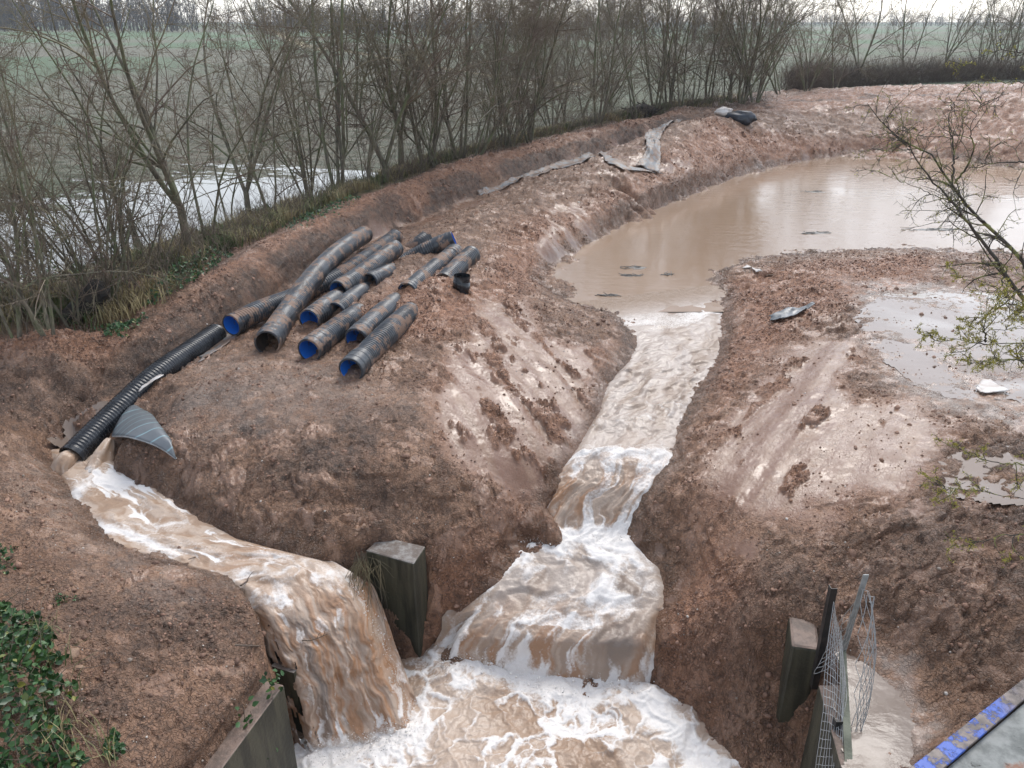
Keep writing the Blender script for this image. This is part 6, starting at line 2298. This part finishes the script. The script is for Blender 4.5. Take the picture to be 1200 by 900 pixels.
n = NT("puddle_film")
n.set('Base Color', n.mix(n.noise(n.coord('Object'), 2, 4), (0.19, 0.145, 0.115), (0.26, 0.205, 0.17)))
n.set('Roughness', .10)
n.set('IOR', 1.33)
n.set('Specular IOR Level', .7)
n.set('Normal', n.bump(n.noise(n.coord('Object', scale=(1, 2, 1)), 5, 4), .10, .02))
MAT_PUDDLE = n.m
puddle("puddle_water", [(1003, 362), (1040, 343), (1090, 342), (1150, 340), (1290, 350), (1290, 500), (1180, 470), (1120, 470), (1060, 450), (1035, 425), (1010, 395)], .006, 401)
puddle("puddle_water", [(1100, 540), (1160, 520), (1260, 530), (1260, 600), (1150, 590), (1110, 580)], -.006, 405)
puddle("puddle_water", [(980, 758), (1050, 756), (1095, 790), (1128, 850), (1110, 930), (978, 930)], .008, 403, 1.168)
puddle("puddle_water", [(866, 316), (882, 314), (925, 316), (922, 322), (900, 325), (880, 322)], .02, 404)
puddle("silty_pool_water", [(60, 520), (80, 496), (120, 474), (150, 474), (140, 500), (100, 530)], .05, 406)

# spout of water from the pipe mouth and the spill under the sheet
def spout(name, C, wid, seed, mat=None):
    C = smooth_line(C, 60)
    k = 26
    a = np.linspace(0, 2 * math.pi, k, endpoint=False)
    T, U, V = frames(C[None])
    w = np.interp(np.linspace(0, 1, 60), np.linspace(0, 1, len(wid)), wid)
    s_ = np.linspace(0, 3, 60)[:, None]
    nz = fbm(s_ * .5 + 2 * np.cos(a)[None], np.sin(a)[None] * 2 + 0 * s_, 4, seed) - .5
    nz2 = fbm(s_ * 1.2 + np.cos(a)[None] * 4, np.sin(a)[None] * 4 + 0 * s_, 5, seed + 1) - .5
    r = w[:, None] * (1 + 1.1 * nz + .7 * nz2 * np.linspace(.2, 1, 60)[:, None])
    v = C[:, None] + r[..., None] * (U[0][:, None] * np.cos(a)[None, :, None] + V[0][:, None] * np.sin(a)[None, :, None])
    fr = np.clip(.12 + .9 * nz2 + .5 * sstep(.7, 1, np.linspace(0, 1, 60))[:, None] + 0 * a[None], 0, 1).ravel()
    cc = mixc(BROWN * 1.1, PALE, sstep(.4, .6, .5 + nz.ravel()))
    me = new_mesh(name, v.reshape(-1, 3), grid_faces(60, k, wrap=True), MAT_CHAN, attrs={"silt": cc, "froth": fr})
    tag(link(name, me), kind='structure')


spout("outflow_spout_water", np.array([PY(88, 532, 8.2), PY(78, 540, 8.02), PY(72, 552, 7.92), PY(72, 566, 7.85), PY(76, 585, 7.75)]), [.07, .11, .10, .10, .13], 211)
spout("spill_water", np.array([PY(128, 516, 8.42), PY(124, 528, 8.3), PY(120, 545, 8.15), PY(118, 562, 8.0)]), [.06, .13, .17, .22], 215)

# ------------------------------------------------------------------ the damp air
hv = bpy.data.materials.new("damp_air")
hv.use_nodes = True
hv.node_tree.nodes.clear()
ho = hv.node_tree.nodes.new("ShaderNodeOutputMaterial")
hp_ = hv.node_tree.nodes.new("ShaderNodeVolumePrincipled")
hp_.inputs['Color'].default_value = (0.86, 0.93, 1.0, 1)
hp_.inputs['Density'].default_value = 0.0005
hp_.inputs['Anisotropy'].default_value = 0.2
hv.node_tree.links.new(hp_.outputs[0], ho.inputs['Volume'])
v, f = box_between([(-900, -40, -2.2), (900, -40, -2.2), (900, 900, -2.2), (-900, 900, -2.2)], [(-900, -40, 26), (900, -40, 26), (900, 900, 26), (-900, 900, 26)])
o = link("haze", new_mesh("haze", v, f, hv, smooth=False))
tag(o, kind='stuff')
